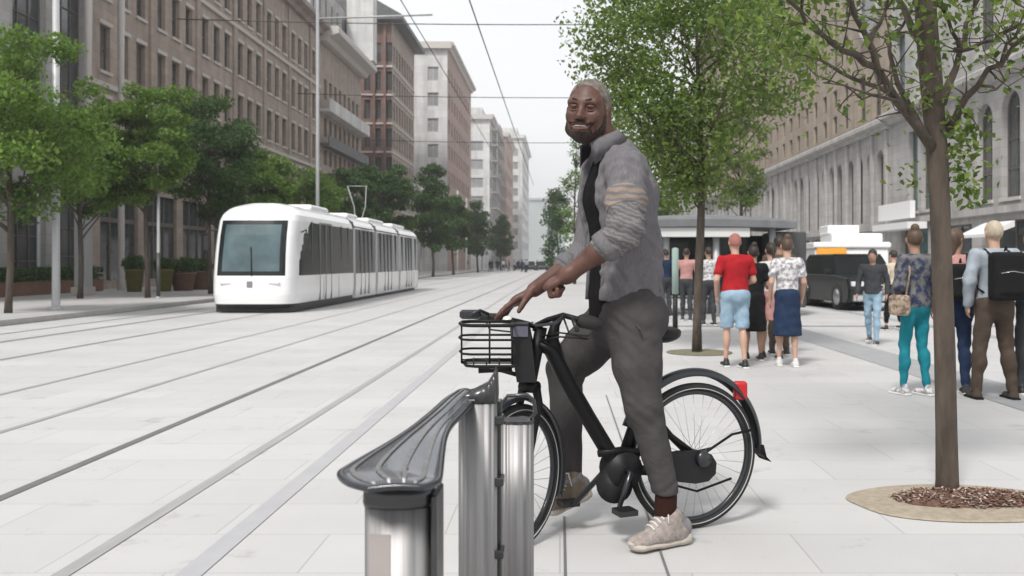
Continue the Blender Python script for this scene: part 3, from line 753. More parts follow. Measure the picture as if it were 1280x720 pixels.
# leaves: thin on the visible limbs, a fuller crown above
P = []; E = np.array(ends)
for e in E:
    px = VX + (e[0] + b[0]) * F / (e[1] + b[1]); py = VY - (e[2] - CH) * F / (e[1] + b[1])
    if py < -20: k = 26
    elif py < 8: k = 3
    elif px < 1010: k = 7
    elif px > 1255: k = 3
    else: k = 1
    P.append(e + rng.normal(size=(k, 3)) * .075)
for (px, py, dy, k, s) in ((1200, 160, -.05, 90, .07), (1206, 180, -.05, 80, .06), (1200, 215, 0, 70, .06), (1208, 240, 0, 60, .05), (1175, 12, -.2, 70, .10), (1145, 10, -.1, 60, .10), (985, 15, -.5, 170, .16), (965, 60, .1, 150, .13),
                           (1140, 225, .1, 30, .06), (1000, 85, -.3, 60, .10), (1085, 5, -.2, 40, .12), (1220, 10, .1, 50, .10), (1280, 10, -.3, 40, .1), (1170, 70, -.15, 40, .08), (1160, 120, -.1, 40, .07)):
    P.append(L_(px, py, dy) + rng.normal(size=(k, 3)) * s)
top = L_(1155, -260)
cl = top + rng.normal(size=(55, 3)) * np.array([.8, .8, .45])
for c in cl:
    if VY - (c[2] - CH) * F / (c[1] + b[1]) > -45: continue
    P.append(c + rng.normal(size=(90, 3)) * .16)
P = np.concatenate(P)
leaves('crown', P, rng.random(len(P)) * .9, .052, LEAF_A, NT, rng)
# pit of the near tree: tan resin ring with bark mulch
cx = W(1200, 629, 4.97)
def ringmesh(rx, ry, z, seed, jit):
    r = np.random.default_rng(seed); n = 56
    return [(cx[0] + rx * (1 + jit * sin(3 * t + seed) + jit * .6 * sin(7 * t)) * cos(t), cx[1] + ry * (1 + jit * sin(2 * t + 1) + jit * .5 * sin(5 * t)) * sin(t), z) for t in np.linspace(0, 2 * pi, n, endpoint=False)]
m = MB(); a = ringmesh(.60, .40, .004, 1, .03); c = ringmesh(.58, .385, .011, 1, .03); m.loft([a, c], 0, True, False); m.add(c, [tuple(range(56))])
tag(m.build('tree_pit', mat('tan_resin_gravel', (.25, .21, .155), (.36, .31, .24), 25, .9, bump=.5, bscale=120)), kind='structure')
m = MB(); r1 = [(p[0] + .06, p[1] + .05, .016) for p in ringmesh(.40, .20, 0, 2, .07)]; r2 = [(cx[0] + .06 + (p[0] - cx[0] - .06) * .75, cx[1] + .05 + (p[1] - cx[1] - .05) * .75, .034) for p in r1]
m.loft([[(p[0], p[1], .010) for p in r1], r1, r2], 0, True, False); m.add(r2, [tuple(range(56))])
rg = np.random.default_rng(9)
for i in range(1500):
    t = rg.uniform(0, 2 * pi); q = rg.random() ** .5 * 1.04
    x, y = cx[0] + .06 + .40 * q * cos(t), cx[1] + .05 + .205 * q * sin(t); z = .034 - .018 * max(0, (q - .7) / .3)
    d = rg.normal(size=3) * np.array([1, 1, .35]); d = nrm(d) * rg.uniform(.006, .017); s = nrm(np.cross(d, (0, 0, 1))) * rg.uniform(.003, .007)
    c = np.array([x, y, z + rg.uniform(0, .008)]); m.add([c - d - s, c + d - s, c + d + s, c - d + s], [(0, 1, 2, 3)], int(rg.integers(0, 3)))
tag(m.build('bark_mulch', [mat('mulch_dark', (.08, .045, .03), (.13, .07, .05), 30, .95), mat('mulch_red', (.16, .07, .05), (.2, .1, .07), 30, .95), mat('mulch_pale', (.34, .27, .22), (.42, .35, .3), 30, .9)]), 'reddish brown bark mulch spread round the foot of the nearest tree', 'mulch', None, 'stuff')
# ------------------------------------------------------------- poles, wires
M_pole = mat('pale_grey_painted_steel', (.40, .41, .42), (.46, .465, .47), 3, .45, .2)
M_poledark = mat('dark_painted_steel', (.045, .045, .05), (.07, .07, .07), 3, .45)
M_black = mat('black_rubber_plastic', (.008, .008, .009), (.013, .013, .014), 20, .45)
def pole(label, px, Y, h, r, z0=.12, name='street_pole', head=None, ma=None, dark=0, grp=None):
    b = at(px, Y); b[2] = z0; B = thing(name, label, 'pole', b, 0, grp)
    m = MB(); m.lathe([(r * 1.7, 0), (r * 1.7, .03), (r * 1.05, .05), (r, .3), (r * .85, h)], 14, 0); m.build('shaft', ma or M_pole, B)
    if dark: m = MB(); m.lathe([(r * 1.12, .03), (r * 1.1, dark)], 14, 0); m.build('sleeve', M_poledark, B)
    if head == 'lamp':
        m = MB(); m.tube([(0, 0, h - .1), (.1, 0, h + .15), (.5, -.2, h + .3), (1.0, -.4, h + .32)], .04, 7); m.build('arm', M_pole, B)
        m = MB(); m.box((.8, -.6, h + .25), (1.5, -.38, h + .36), 0, .03); m.build('lamp_head', M_pole, B)
    return B
pole('nearest slim grey lamp pole standing by the kerb across the tracks', 70, 23, 8.2, .095, head='lamp', name='street_lamp')
pole('slim pole with dark lower sleeve at the kerb just ahead of the tram', 198, 30.4, 5.0, .055, dark=1.5)
pole('thin pale post near the shop fronts, between the grey lamp pole and the edge', 48, 34.5, 5.0, .07)
MST = pole('very tall slender pale mast rising behind the tram to carry the wires', 397, 48, 16.5, .10, ma=mat('mast_grey_steel', (.26, .27, .28), (.31, .315, .32), 3, .5), name='catenary_mast')
m = MB(); m.tube([(0, 0, 13.9), (6, 0, 14.1)], .05, 6); m.build('bracket', M_pole, MST)
for px, Y, lab in ((527, 84, 'pale pole in front of the tall pointed tree past the tram'), (572, 100, 'pale pole between the two pointed trees'), (583, 112, 'thin pale pole near the distant pointed trees'), (603, 128, 'farthest thin pale pole near the street end')):
    pole(lab, px, Y, 9.0, .11)
C = thing('stone_column', 'stout square pale stone column on the pavement behind the lamp pole', 'column', at(104, 33.2))
m = MB(); m.box((-.3, -.3, 0), (.3, .3, .3), 0, .02); m.build('base', M_sill, C)
m = MB(); m.box((-.22, -.22, .3), (.22, .22, 5.6), 0, .02); m.build('shaft', M_pole, C)
m = MB(); m.box((-.28, -.28, 5.6), (.28, .28, 5.75), 0, .02); m.build('capital', M_sill, C)
M_wire = mat('wire_black', (.03, .03, .03), (.05, .05, .05), 1, .5)
def wire(label, a, b, r, sag=.3, grp='overhead wires above the street'):
    a, b = np.array(a, float), np.array(b, float); P = [a + (b - a) * t - np.array([0, 0, sag * 4 * t * (1 - t)]) for t in np.linspace(0, 1, 14)]
    m = MB(); m.tube(P, r, 5); tag(m.build('overhead_wire', M_wire), label, 'wire', grp)
wire('uppermost wire crossing the street from the tall mast', (-20, 48, 14.0), (18, 48, 14.0), .028)
wire('second wire crossing the street, about level with the cyclist head top', (-20, 70, 14.15), (18, 70, 14.1), .03)
wire('third and faintest wire crossing the street far away', (-20, 97, 14.2), (18, 97, 14.2), .035)
wire('steep wire running down the street centre towards the far towers', (-4.3, 8, 13.8), (-4.3, 150, 13.9), .035, .1)
wire('steep wire running along the street over the tram', (-7.6, 8, 13.9), (-7.6, 150, 13.9), .026, .1)

# ------------------------------------------------------------- hedge, planters
def bush(name, label, cat, loc, rx, ry, rz, n, ls, ma, seed, pot=None, potm=None, grp=None):
    rng = np.random.default_rng(seed); B = thing(name, label, cat, loc, 0, grp); z0 = 0
    if pot:
        m = MB(); m.lathe([(pot[0] * .75, 0), (pot[0], pot[1]), (pot[0] * 1.06, pot[1]), (pot[0] * 1.06, pot[1] + .06), (pot[0] * .9, pot[1] + .06), (pot[0] * .88, pot[1] - .03), (.01, pot[1] - .03)], 20); m.build('pot', potm, B); z0 = pot[1]
    p = rng.uniform(-1, 1, (n * 3, 3)); p = p[np.linalg.norm(p, axis=1) < 1][:n]
    p = p * np.array([rx, ry, rz]) + np.array([0, 0, z0 + rz * .8])
    leaves('foliage', p, rng.random(len(p)), ls, ma, B, rng)
    m = MB()
    for k in range(7): d = rng.normal(size=2) * rx * .4; m.tube([(0, 0, z0 * .9), (d[0], d[1], z0 + rz)], [.02, .006], 5)
    m.build('stem', M_barkdark, B)
    return B
M_yel = mat('mustard_glazed_pot', (.13, .125, .025), (.18, .165, .035), 4, .5); M_terr = mat('brown_clay_pot', (.17, .085, .055), (.22, .12, .08), 4, .8)
P_ = 'planters in front of the shop windows'
bush('planter', 'mustard yellow pot with leafy shrub, first of the two across the tracks', 'planter', at(168, 37), .5, .5, .35, 900, .11, LEAF_C, 1, (.36, .85), M_yel, P_)
bush('planter', 'mustard yellow pot beside the dark sleeved pole', 'planter', at(205, 37.5), .45, .45, .3, 800, .11, LEAF_C, 2, (.36, .85), M_yel, P_)
bush('planter', 'brown clay pot with dark shrub close to the tram nose', 'planter', at(229, 38.5), .6, .6, .4, 1000, .12, LEAF_C, 3, (.5, .7), M_terr, P_)
bush('planter', 'brown clay pot half hidden behind the tram nose', 'planter', at(250, 40), .6, .6, .35, 1000, .12, LEAF_C, 4, (.5, .75), M_terr, P_)
bush('planter', 'dark reddish pot near the thin pale post', 'planter', at(36, 35.5), .4, .4, .25, 600, .11, LEAF_C, 5, (.4, .6), M_terr, P_)
HG = thing('hedge', 'long low clipped dark hedge in a brown trough along the shop fronts', 'hedge', (-19.2, 24, .12))
m = MB(); m.box((-.35, 0, 0), (.35, 14, .5), 0, .02); m.build('trough', M_terr, HG)
rng = np.random.default_rng(8); p = rng.uniform((-.4, 0, .5), (.4, 14, 1.0), (9000, 3)); leaves('foliage', p, rng.random(9000), .12, LEAF_C, HG, rng)

# ------------------------------------------------------------- tram
M_tw = mat('tram_white_paint', (.78, .785, .79), (.81, .81, .81), 2, .22, coat=.5)
M_tg = mat('tram_tinted_glass', (.010, .013, .014), (.018, .022, .023), 1, .12, spec=.28)
M_tws = mat('windscreen_teal_reflection', (.045, .075, .085), (.10, .15, .16), 1.1, .08, spec=.5)  # teal-grey reflection painted into the windscreen colour
M_tl = mat('headlamp_glass', (.6, .6, .6), None, rough=.15)
TXc, TY0, TY1 = -7.9, 23.4, 44.0
TR_ = thing('tram', 'white articulated tram with dark tinted windows coming up the tracks', 'tram', (TXc, TY0, 0))
def halfw(z): return np.interp(z, [.12, .5, .93, 2.4, 2.55, 2.7, 2.82, 2.88], [1.06, 1.1, 1.1, 1.07, 1.03, .92, .72, .45])
def nose(z): return np.interp(z, [.12, .24, .5, .93, 1.5, 2.0, 2.4, 2.6, 2.75, 2.88], [.22, .04, 0, .02, .10, .22, .38, .52, .72, 1.15])
zs = sorted(set(np.round(np.concatenate([np.linspace(.12, .93, 8), np.linspace(.93, 2.42, 54), np.linspace(2.42, 2.88, 12)]), 3)))
def outline(z, L, rear=False):
    w_, y0 = halfw(z), nose(z); n = 56; pts = []
    # superellipse plan of the nose, 1.15 m long, then straight sides
    for k in range(n + 1):
        t = pi * k / n; c, s_ = cos(t), sin(t); e = .42
        x = -w_ * np.sign(c) * abs(c) ** e; yy = 1.25 - (1.25) * abs(s_) ** e
        pts.append((x, y0 + yy, z))
    ys = np.concatenate([np.arange(1.28, 2.6, .03), np.arange(2.6, L + .01, .12), [L]])
    left = [(-w_, y0 + 1.25 + (y - 1.25) * (L - y0 - 1.25) / (L - 1.25), z) for y in ys[::-1]]
    right = [(w_, y0 + 1.25 + (y - 1.25) * (L - y0 - 1.25) / (L - 1.25), z) for y in ys]
    return left + pts + right
LC = 6.9
rings = [outline(z, LC) for z in zs]; jl = len(outline(1.0, LC)) // 2 - 28
body, ws, sg, roofm, bump_, wb, sg2 = MB(), MB(), MB(), MB(), MB(), MB(), MB()
nn = len(rings[0])
for i in range(len(rings) - 1):
    for j in range(nn - 1):
        q = [rings[i][j], rings[i][j + 1], rings[i + 1][j + 1], rings[i + 1][j]]
        cx_ = sum(p[0] for p in q) / 4; cy = sum(p[1] for p in q) / 4; cz_ = sum(p[2] for p in q) / 4
        arc = .62 + 1.25 * max(0, (cz_ - .93) / 1.5) ** 2.2
        if .95 < cz_ < 2.40 and 17 <= j - jl < 39: t = ws if (21 <= j - jl < 35 and 1.06 < cz_ < 2.28) else wb
        elif .97 < cz_ < 2.40 and cy > arc and abs(cx_) > .95: t = sg if cx_ < 0 else sg2
        elif cz_ < .22: t = bump_
        elif cz_ > 2.5: t = roofm
        else: t = body
        t.add(q, [(0, 1, 2, 3)], 0, t is not bump_)
roofm.add(rings[-1], [tuple(range(nn))])
body.build('front_shell', M_tw, TR_)
o = ws.build('windscreen', M_tws, TR_)
w1 = MB(); w1.tube([(.05, -.02 + nose(.95), .95), (.0, nose(1.6) - .03, 1.7)], .014, 5); w1.build('wiper', M_black, o)
wb.build('windscreen_border', M_tg, TR_); [q.build('side_window', M_tg, TR_) for q in (sg, sg2)]; roofm.build('roof', M_tw, TR_); bump_.build('bumper', M_black, TR_)  # black bumper, its colour also standing in for the shadow under the tram
for s in (-1, 1):
    m = MB(); m.box((s * .62 - .14, .0, .74), (s * .62 + .14, .06, .80), 0, .01); m.build('headlight', M_tl, TR_)
    m = MB(); m.tube([(s * 1.08, .9, 2.1), (s * 1.28, .6, 2.15), (s * 1.3, .55, 1.95)], .02, 6); m.box((s * 1.3 - .07, .5, 1.6), (s * 1.3 + .07, .58, 1.98), 0, .02); m.build('mirror', M_black, TR_)
m = MB(); m.box((-.07, -.012, .66), (.07, .03, .82), 0, .01); m.build('emblem', mat('grey_emblem', (.2, .2, .22)), TR_)
m = MB(); m.box((-.98, .35, .02), (.98, 20.3, .30)); m.build('underframe', M_black, TR_)
def plain(y0, y1, segs):
    bodyp, g, g2, rf = MB(), MB(), MB(), MB()
    for t, za, zb in ((bodyp, .12, .93), (g, .93, 2.42), (bodyp, 2.42, 2.5), (rf, 2.5, 2.88)):
        zz = [z for z in zs if za - .001 <= z <= zb + .001]
        ring = [(halfw(z), z) for z in zz]
        for s in (-1, 1):
            rs = [[(s * (a - (.012 if t is g else 0)), y, z) for a, z in ring] for y in (y0, y1)]
            (g2 if t is g and s > 0 else t).loft(rs, 0, False, False, True)
    rf.quad((-.45, y0, 2.88), (.45, y0, 2.88), (.45, y1, 2.88), (-.45, y1, 2.88))
    for y in (y0, y1):
        bodyp.add([(-1.1, y, .12), (1.1, y, .12), (1.07, y, 2.42), (.72, y, 2.82), (-.72, y, 2.82), (-1.07, y, 2.42)], [tuple(range(6))])
    B = bodyp.build('carriage_shell', M_tw, TR_); g.build('side_window', M_tg, B); g2.build('side_window', M_tg, B); rf.build('roof', M_tw, B)
    return B
segs = [(7.25, 10.55), (10.95, 15.4), (15.8, 20.6)]
for a, c in segs: plain(a, c, None)
for a, c in ((6.9, 7.25), (10.55, 10.95), (15.4, 15.8)):
    m = MB(); n = 7
    for k in range(n):
        y = a + (c - a) * k / (n - 1); w_ = 1.02 if k % 2 else .96
        m.box((-w_, y - .018, .25), (w_, y + .018, 2.62 + (.03 if k % 2 else 0)))
    m.build('bellows', M_poledark, TR_)
for (a, c) in ((2.7, 4.0), (8.1, 9.4), (12.4, 13.8), (17.4, 18.8)):
    for s in (-1, 1):
        m = MB(); x = 1.104
        for y in (a, (a + c) / 2, c): m.box((s * (x - .045), y - .02, .2), (s * (x + .004), y + .02, 2.40))
        m.box((s * (x - .03), a, 2.38), (s * (x + .003), c, 2.43)); o = m.build('door', mat('door_edge_grey', (.20, .20, .21)), TR_)
for y in (1.9, 5.3, 6.2, 10.0, 11.6, 14.8, 16.4, 20.0):
    m = MB()
    m.box((1.06, y - .035, .93), (1.093, y + .035, 2.42)); m.build('window_pillar', M_poledark, TR_)
for y in (3.1, 4.9, 9.3, 13.0, 17.6, 19.4):
    m = MB()
    for s in (-1, 1): m.box((s * 1.098, y - .012, .2), (s * 1.106, y + .012, .9))
    m.build('panel_joint', mat('panel_joint_grey', (.3, .3, .3)), TR_)
for y, a in ((4.6, 1.0), (9.0, .8), (13.2, 1.5), (18.2, 1.5)):
    m = MB(); m.box((-.6, y - a, 2.84), (.6, y + a, 3.0), 0, .05); m.build('roof_unit', M_tw, TR_)
m = MB()
for s in (-1, 1): m.tube([(s * .12, 12.6, 2.95), (s * .22, 12.9, 3.5), (s * .36, 12.4, 4.25)], .022, 6)
m.tube([(-.40, 12.4, 4.27), (.40, 12.4, 4.27)], .012, 6); m.build('pantograph', M_pole, TR_)
for y in (2.3, 3.9, 12.2, 13.8, 17.3, 18.9):
    m = MB()
    for s in (-1, 1): m.lathe([(.3, -.06), (.3, .06)], 18, 0, (0, 0, 0)) if False else m.tube([(s * .80, y, .28), (s * .66, y, .28)], .28, 16)
    m.build('wheel_pair', M_poledark, TR_)

# ------------------------------------------------------------- road vehicles
M_cb = mat('black_car_paint', (.006, .0065, .008), (.009, .010, .011), 2, .38, coat=.25, spec=.3); M_tyre = mat('tyre_rubber', (.010, .010, .010), (.016, .016, .016), 30, .8)
M_rim = mat('alloy_rim', (.45, .45, .46), None, rough=.3, metal=.8); M_chrome = mat('bright_metal', (.6, .6, .62), None, rough=.2, metal=.9)
def car(label, loc, L, Wd, Hh, paint, rz=0, name='parked_car', cat='car', grp=None, suv=False, small=False):
    """front looks towards -y"""
    B = thing(name, label, cat, loc, rz, grp); m = MB(); w_ = Wd / 2
    hood = Hh * (.62 if suv else .56); g = .22 if suv else .17
    prof = [(-L / 2, g + .12), (-L / 2 - .02, hood * .62), (-L / 2 + .10, hood * .93), (-L / 2 + L * .22, hood), (-L / 2 + L * .26, hood * 1.01),
            (L / 2 - .12, hood * 1.02), (L / 2 - .02, hood * .8), (L / 2, g + .12), (L / 2 - .2, g), (-L / 2 + .15, g)]
    rr = []
    for x, sh in ((-w_, .06), (-w_ + .05, 0), (-w_ * .5, -.02), (w_ * .5, -.02), (w_ - .05, 0), (w_, .06)):
        rr.append([(x, y * (1 - sh * .4), z * (1 - sh * .5) + sh * .2) for y, z in prof])
    m.loft(rr, 0, True, True); m.build('body', paint, B)
    cab = [(-L / 2 + L * .24, hood), (-L / 2 + L * .36, Hh * .97), (-L / 2 + L * .5, Hh), (L / 2 - L * .16, Hh * .98), (L / 2 - L * (.05 if suv else .12), hood)]
    m = MB(); m.loft([[(x, y * f_, z) for y, z in cab] for x, f_ in ((-w_ + .08, 1), (w_ - .08, 1))], 0, True, True)
    v = m.v; m.v = [(p[0] * (1 - .16 * max(0, (p[2] - hood) / (Hh - hood))), p[1], p[2]) for p in v]
    gh = m.build('cabin_glass', M_tg, B)
    m = MB(); z = Hh + .004; x = (w_ - .08) * .85
    m.box((-x, -L / 2 + L * .37, Hh * .965), (x, L / 2 - L * .17, Hh + .02), 0, .02); m.build('roof', paint, B)
    for s in (-1, 1):
        for y in (-L * .31, L * .29):
            r = Hh * (.235 if suv else .22)
            t = MB(); t.tube([(s * (w_ + .01), y, r), (s * (w_ - .22), y, r)], r, 18); t.build('tyre', M_tyre, B) if small else None
            if not small:
                wh = t.build('wheel', M_tyre, B); q = MB(); q.tube([(s * (w_ + .018), y, r), (s * (w_ - .05), y, r)], r * .62, 14); q.build('rim', M_rim, wh)
        if not small:
            m = MB(); m.box((s * (w_ - .42), -L / 2 - .03, hood * .70), (s * (w_ - .08), -L / 2 + .08, hood * .84), 0, .02); m.build('headlight', M_tl, B)
            m = MB(); m.box((s * (w_ + .02), -L / 2 + L * .27, hood * 1.04), (s * (w_ + .2), -L / 2 + L * .29, hood * 1.2), 0, .03); m.build('mirror', paint, B)
    if not small:
        m = MB()
        for k in range(3): m.box((-w_ + .5, -L / 2 - .05, hood * (.52 + .1 * k)), (w_ - .5, -L / 2 + .02, hood * (.56 + .1 * k)))
        m.build('grille', M_chrome, B)
        m = MB(); m.box((-w_ + .1, -L / 2 - .07, g + .05), (w_ - .1, -L / 2 + .05, g + .22), 0, .03); m.build('bumper', M_chrome, B)
    return B
p = at(1062, 26.5); car('black off road car with chrome grille bars in front of the white van', p, 4.2, 1.8, 1.52, M_cb, radians(5), suv=True, name='parked_car')
p = at(1012, 29.5); car('black car parked beside the chrome grilled one, behind the woman in the navy skirt', p, 4.2, 1.75, 1.32, M_cb, radians(4), name='parked_car')
for i, (px, Y, lab) in enumerate(((663, 150, 'first of the dark cars at the far end of the street'), (677, 150, 'middle of the dark cars at the far end of the street'), (690, 150, 'dark car in front of the dense conical tree'), (650, 170, 'farthest dark car by the foot of the slab tower'))):
    car(lab, at(px, Y), 4.2, 1.75, 1.45, M_cb, 0, grp='distant cars', small=True)
# white delivery van with amber edge
VN = thing('delivery_van', 'white box van with amber front edge and boxes on its roof, behind the black cars', 'van', at(1040, 34.5), radians(-3))
m = MB(); m.box((-1.25, -2.8, .35), (1.25, 1, 1.78), 0, .05); m.build('body', M_tw, VN)
m = MB(); m.box((-1.32, -2.9, 1.79), (1.32, 1.1, 2.0), 0, .05); m.build('roof', M_tw, VN)
m = MB(); m.box((-.55, -2.3, 2.003), (1.2, -.5, 2.32), 0, .04); m.box((-.6, -1.9, 2.324), (.5, -.6, 2.62), 0, .03); m.build('roof_box', M_tw, VN)
m = MB(); m.box((-1.2, -2.88, 1.42), (-.2, -2.81, 1.785), 0, .01); m.box((-1.22, -2.90, 1.2), (-1.0, -2.83, 1.497), 0, .01); m.build('amber_panel', mat('amber_panel', (.75, .30, .02), (.85, .38, .03), 2), VN)
m = MB(); m.box((-1.0, -2.85, .95), (1.0, -2.803, 1.47)); m.build('windscreen', M_tg, VN)
for s in (-1, 1):
    for y in (-1.9, .4):
        t = MB(); t.tube([(s * 1.27, y, .36), (s * .98, y, .36)], .36, 18); wh = t.build('wheel', M_tyre, VN); q = MB(); q.tube([(s * 1.285, y, .36), (s * 1.2, y, .36)], .2, 14); q.build('rim', M_rim, wh)

# ------------------------------------------------------------- shelter
SH = thing('shelter', 'low open shelter with curved dark grey roof and pale fascia behind the cyclist', 'shelter', (4.1, 23, 0))
def roof_sec(y, k):
    xs = np.linspace(-2.9, 2.1, 26); hi = [(x * .87 - .33, y, 2.16 + .30 * (1 - ((x + .4) / 2.9) ** 2 * .55) * k) for x in xs]
    lo = [(x * .87 - .33, y, 2.10 + .05 * (1 - ((x + .4) / 2.6) ** 2)) for x in xs[::-1]]
    return hi + lo
m = MB(); m.loft([roof_sec(-1.3, .55), roof_sec(-1.2, .75), roof_sec(-.6, 1), roof_sec(1.0, 1), roof_sec(1.6, .7)], 0, True, True); m.build('roof', mat('roof_slate_grey', (.10, .105, .11), (.15, .155, .16), 3, .5), SH)
m = MB(); m.box((-2.85, -1.22, 1.90), (.4, -1.12, 2.13), 0, .01); m.build('fascia', mat('pale_fascia', (.5, .51, .5), (.56, .56, .55), 2), SH)
for x, y in ((-1.55, -.9), (-.35, -.9), (1.0, -.9), (-2.4, 1.0), (0, 1.0), (1.4, 1.0)):
    m = MB(); m.lathe([(.085, 0), (.08, 2.12)], 12, 0, (x, y, 0)); m.build('post', M_pole, SH)
m = MB(); m.box((-2.6, 1.15, .35), (1.7, 1.2, 2.0)); m.build('back_panel', M_tg, SH)
m = MB(); m.box((1.15, -.6, .2), (1.9, .9, 2.05), 0, .03); m.build('ticket_kiosk', mat('kiosk_charcoal', (.035, .035, .038), (.06, .06, .06), 3, .4), SH)
BN = thing('bench', 'simple slatted bench under the shelter roof', 'bench', (3.1, 23.4, 0))
m = MB(); [m.box((-.8, -.2 + .11 * k, .42), (.8, -.12 + .11 * k, .46)) for k in range(4)]; m.build('seat', M_pole, BN)
for s in (-1, 1): m = MB(); m.box((s * .7 - .03, -.15, 0), (s * .7 + .03, .15, .42)); m.build('leg', M_poledark, BN)
# post half green, half black near the cyclist back
q = G(844, 417); PS = thing('marker_post', 'slim post, black below and pale green above, between cyclist back and tree trunk', 'post', q)
m = MB(); m.lathe([(.05, 0), (.045, .72)], 12); m.build('sleeve', M_black, PS)
m = MB(); m.lathe([(.06, .72), (.06, 1.55), (.02, 1.57)], 12); m.build('shaft', mat('pale_green_paint', (.30, .40, .36), (.36, .46, .42), 3), PS)
# ------------------------------------------------------------- pedestrians
def skinmat(name, c): return mat(name, tuple(x * .88 for x in c), c, 9, .5, spec=.4)
SK_L = skinmat('skin_light', (.48, .30, .22)); SK_M = skinmat('skin_tan', (.34, .20, .14)); SK_D = skinmat('skin_dark', (.10, .05, .032))
def cloth(name, c, var=.75, scale=14, bump=.35): return mat(name, tuple(x * var for x in c), c, scale, .9, bump=bump, bscale=22, spec=.2)
HAIR = {'dark': mat('hair_dark', (.012, .009, .007), (.035, .024, .018), 60, .6, stretch=(1, 1, .2)), 'brown': mat('hair_brown', (.05, .028, .016), (.10, .06, .035), 60, .6, stretch=(1, 1, .2)),
        'fair': mat('hair_fair', (.30, .24, .17), (.45, .38, .30), 60, .6, stretch=(1, 1, .2)), 'grey': mat('hair_grey', (.30, .29, .28), (.45, .44, .42), 60, .6, stretch=(1, 1, .2))}
def person(label, px, Y, H, face, o, res=.013, grp=None):
    """face: angle of the walking direction, 0 = away from the camera, positive turns to the left of it"""
    loc = at(px, Y); B = thing('person', label, 'person', loc, face, grp)
    s = H / 1.75; V = lambda x, y, z: np.array([x, y, z]) * s
    fem = o.get('fem', False); st = o.get('stride', .12); hw = .085; shw = .165 if fem else .19
    fat = o.get('fat', 1.0)
    ank = {-1: V(-hw - .01 - o.get('apart', 0), st, .09), 1: V(hw + .01 + o.get('apart', 0), -st, .09)}
    if st > .1: ank[1][2] += .05 * s
    hip = {q: V(q * hw, 0, .93) for q in (-1, 1)}
    knee = {q: (ank[q] * .47 + hip[q] * .53) + V(0, .03 + (.03 if q > 0 and st > .1 else 0), 0) for q in (-1, 1)}
    sh = {q: V(q * shw, -.01, 1.43) for q in (-1, 1)}
    arms = o.get('arms', {}); el = {}; wr = {}
    for q in (-1, 1):
        e, w_ = arms.get(q, ((q * (shw + .06), -.03 + q * st * .3, 1.15), (q * (shw + .06), .09 + q * st * .5, .92)))
        el[q] = V(*e); wr[q] = V(*w_)
    nX = (0, 1, 0)
    def torso(g, k=.05):
        gb = g * s
        return [cap(V(0, 0, .97), V(0, .0, 1.06), (.135 * fat) * s + gb, (.125 * fat) * s + gb, nX, .78, k), cap(V(0, .0, 1.06), V(0, -.005, 1.32), (.125 * fat) * s + gb, .155 * (fat ** .5) * s + gb, nX, .70, k),
                cap(V(-shw * .72, -.01, 1.40), V(shw * .72, -.01, 1.40), .065 * s + gb, None, None, 1, k)]
    def arm(q, g, t1=1.0):
        a = [cap(sh[q], el[q], .048 * s + g * s, .038 * s + g * s, k=.02 * s)]
        if t1 > 1: f = t1 - 1; a.append(cap(el[q], el[q] + (wr[q] - el[q]) * f, .038 * s + g * s, (.038 - .012 * f) * s + g * s, k=.015 * s))
        return a
    def leg(q, g, t=1.0):
        a = [cap(hip[q] + V(0, -.01, 0), knee[q], (.082 if not fem else .085) * s * fat ** .5 + g * s, .052 * s + g * s, k=.03 * s)]
        if t > 0: a.append(cap(knee[q], knee[q] + (ank[q] - knee[q]) * t, .052 * s + g * s, (.052 - .018 * t) * s + g * s, k=.02 * s)); a.append(ell(knee[q] * .65 + ank[q] * .35 + V(0, -.02, 0), [.05 * s + g * s, .05 * s + g * s, .12 * s], k=.03 * s))
        return a
    hy = o.get('turn', 0); hc = V(0, .015, 1.635); R = Matrix.Rotation(hy, 3, 'Z'); Mh = np.array(R.transposed())
    hp = lambda x, y, z: hc + np.array(R @ Vector((x, y, z))) * s
    bd = torso(-.012) + arm(-1, 0, 2) + arm(1, 0, 2) + leg(-1, -.005) + leg(1, -.005)
    bd += [ell(V(0, -.02, .93), [.128 * s, .085 * s, .10 * s], k=.03 * s), cap(V(0, -.005, 1.42), V(0, .01, 1.56), .055 * s, .05 * s, k=.03 * s),
           ell(hc + V(0, 0, .02), [.074 * s, .094 * s, .105 * s], Mh, .01), ell(hp(0, .03, -.055), [.055 * s, .06 * s, .058 * s], Mh, .03 * s),
           cap(hp(0, .09, .0), hp(0, .115, -.025), .011 * s, .015 * s, k=.01 * s), cap(hp(-.077, 0, -.015), hp(-.08, -.005, .02), .012 * s, .015 * s, k=.006), cap(hp(.077, 0, -.015), hp(.08, -.005, .02), .012 * s, .015 * s, k=.006)]
    for q in (-1, 1):
        d = nrm(wr[q] - el[q]); pc = wr[q] + d * .05 * s; side = nrm(np.cross(d, (1, 0, 0))); nn = np.array([1., 0, 0])
        bd += [cap(wr[q], pc, .026 * s, .036 * s, nn, .55, .012 * s)]
        for k_, off in enumerate((-.027, -.009, .009, .027)):
            b0 = pc + side * off * s + d * .02 * s; m1 = b0 + d * .04 * s - nn * q * .008 * s; bd += [cap(b0, m1, .010 * s, .009 * s, k=.003), cap(m1, m1 + d * (.032 - abs(off) * .4) * s - nn * q * .016 * s, .009 * s, .007 * s, k=.003)]
        bd += [cap(wr[q] + side * .02 * s + d * .02 * s, wr[q] + side * .05 * s + d * .065 * s, .012 * s, .009 * s, k=.006)]
        bd += [cap(ank[q] + V(0, -.02, -.05), ank[q] + V(0, .14, -.055), .035 * s, .03 * s, k=.02)]
    skin_obj('body', bd, res, o.get('skin', SK_L), B)
    # hair / cap
    h = o.get('hair', 'short'); hm = HAIR[o.get('hc', 'dark')] if not isinstance(o.get('hc'), bpy.types.Material) else o['hc']
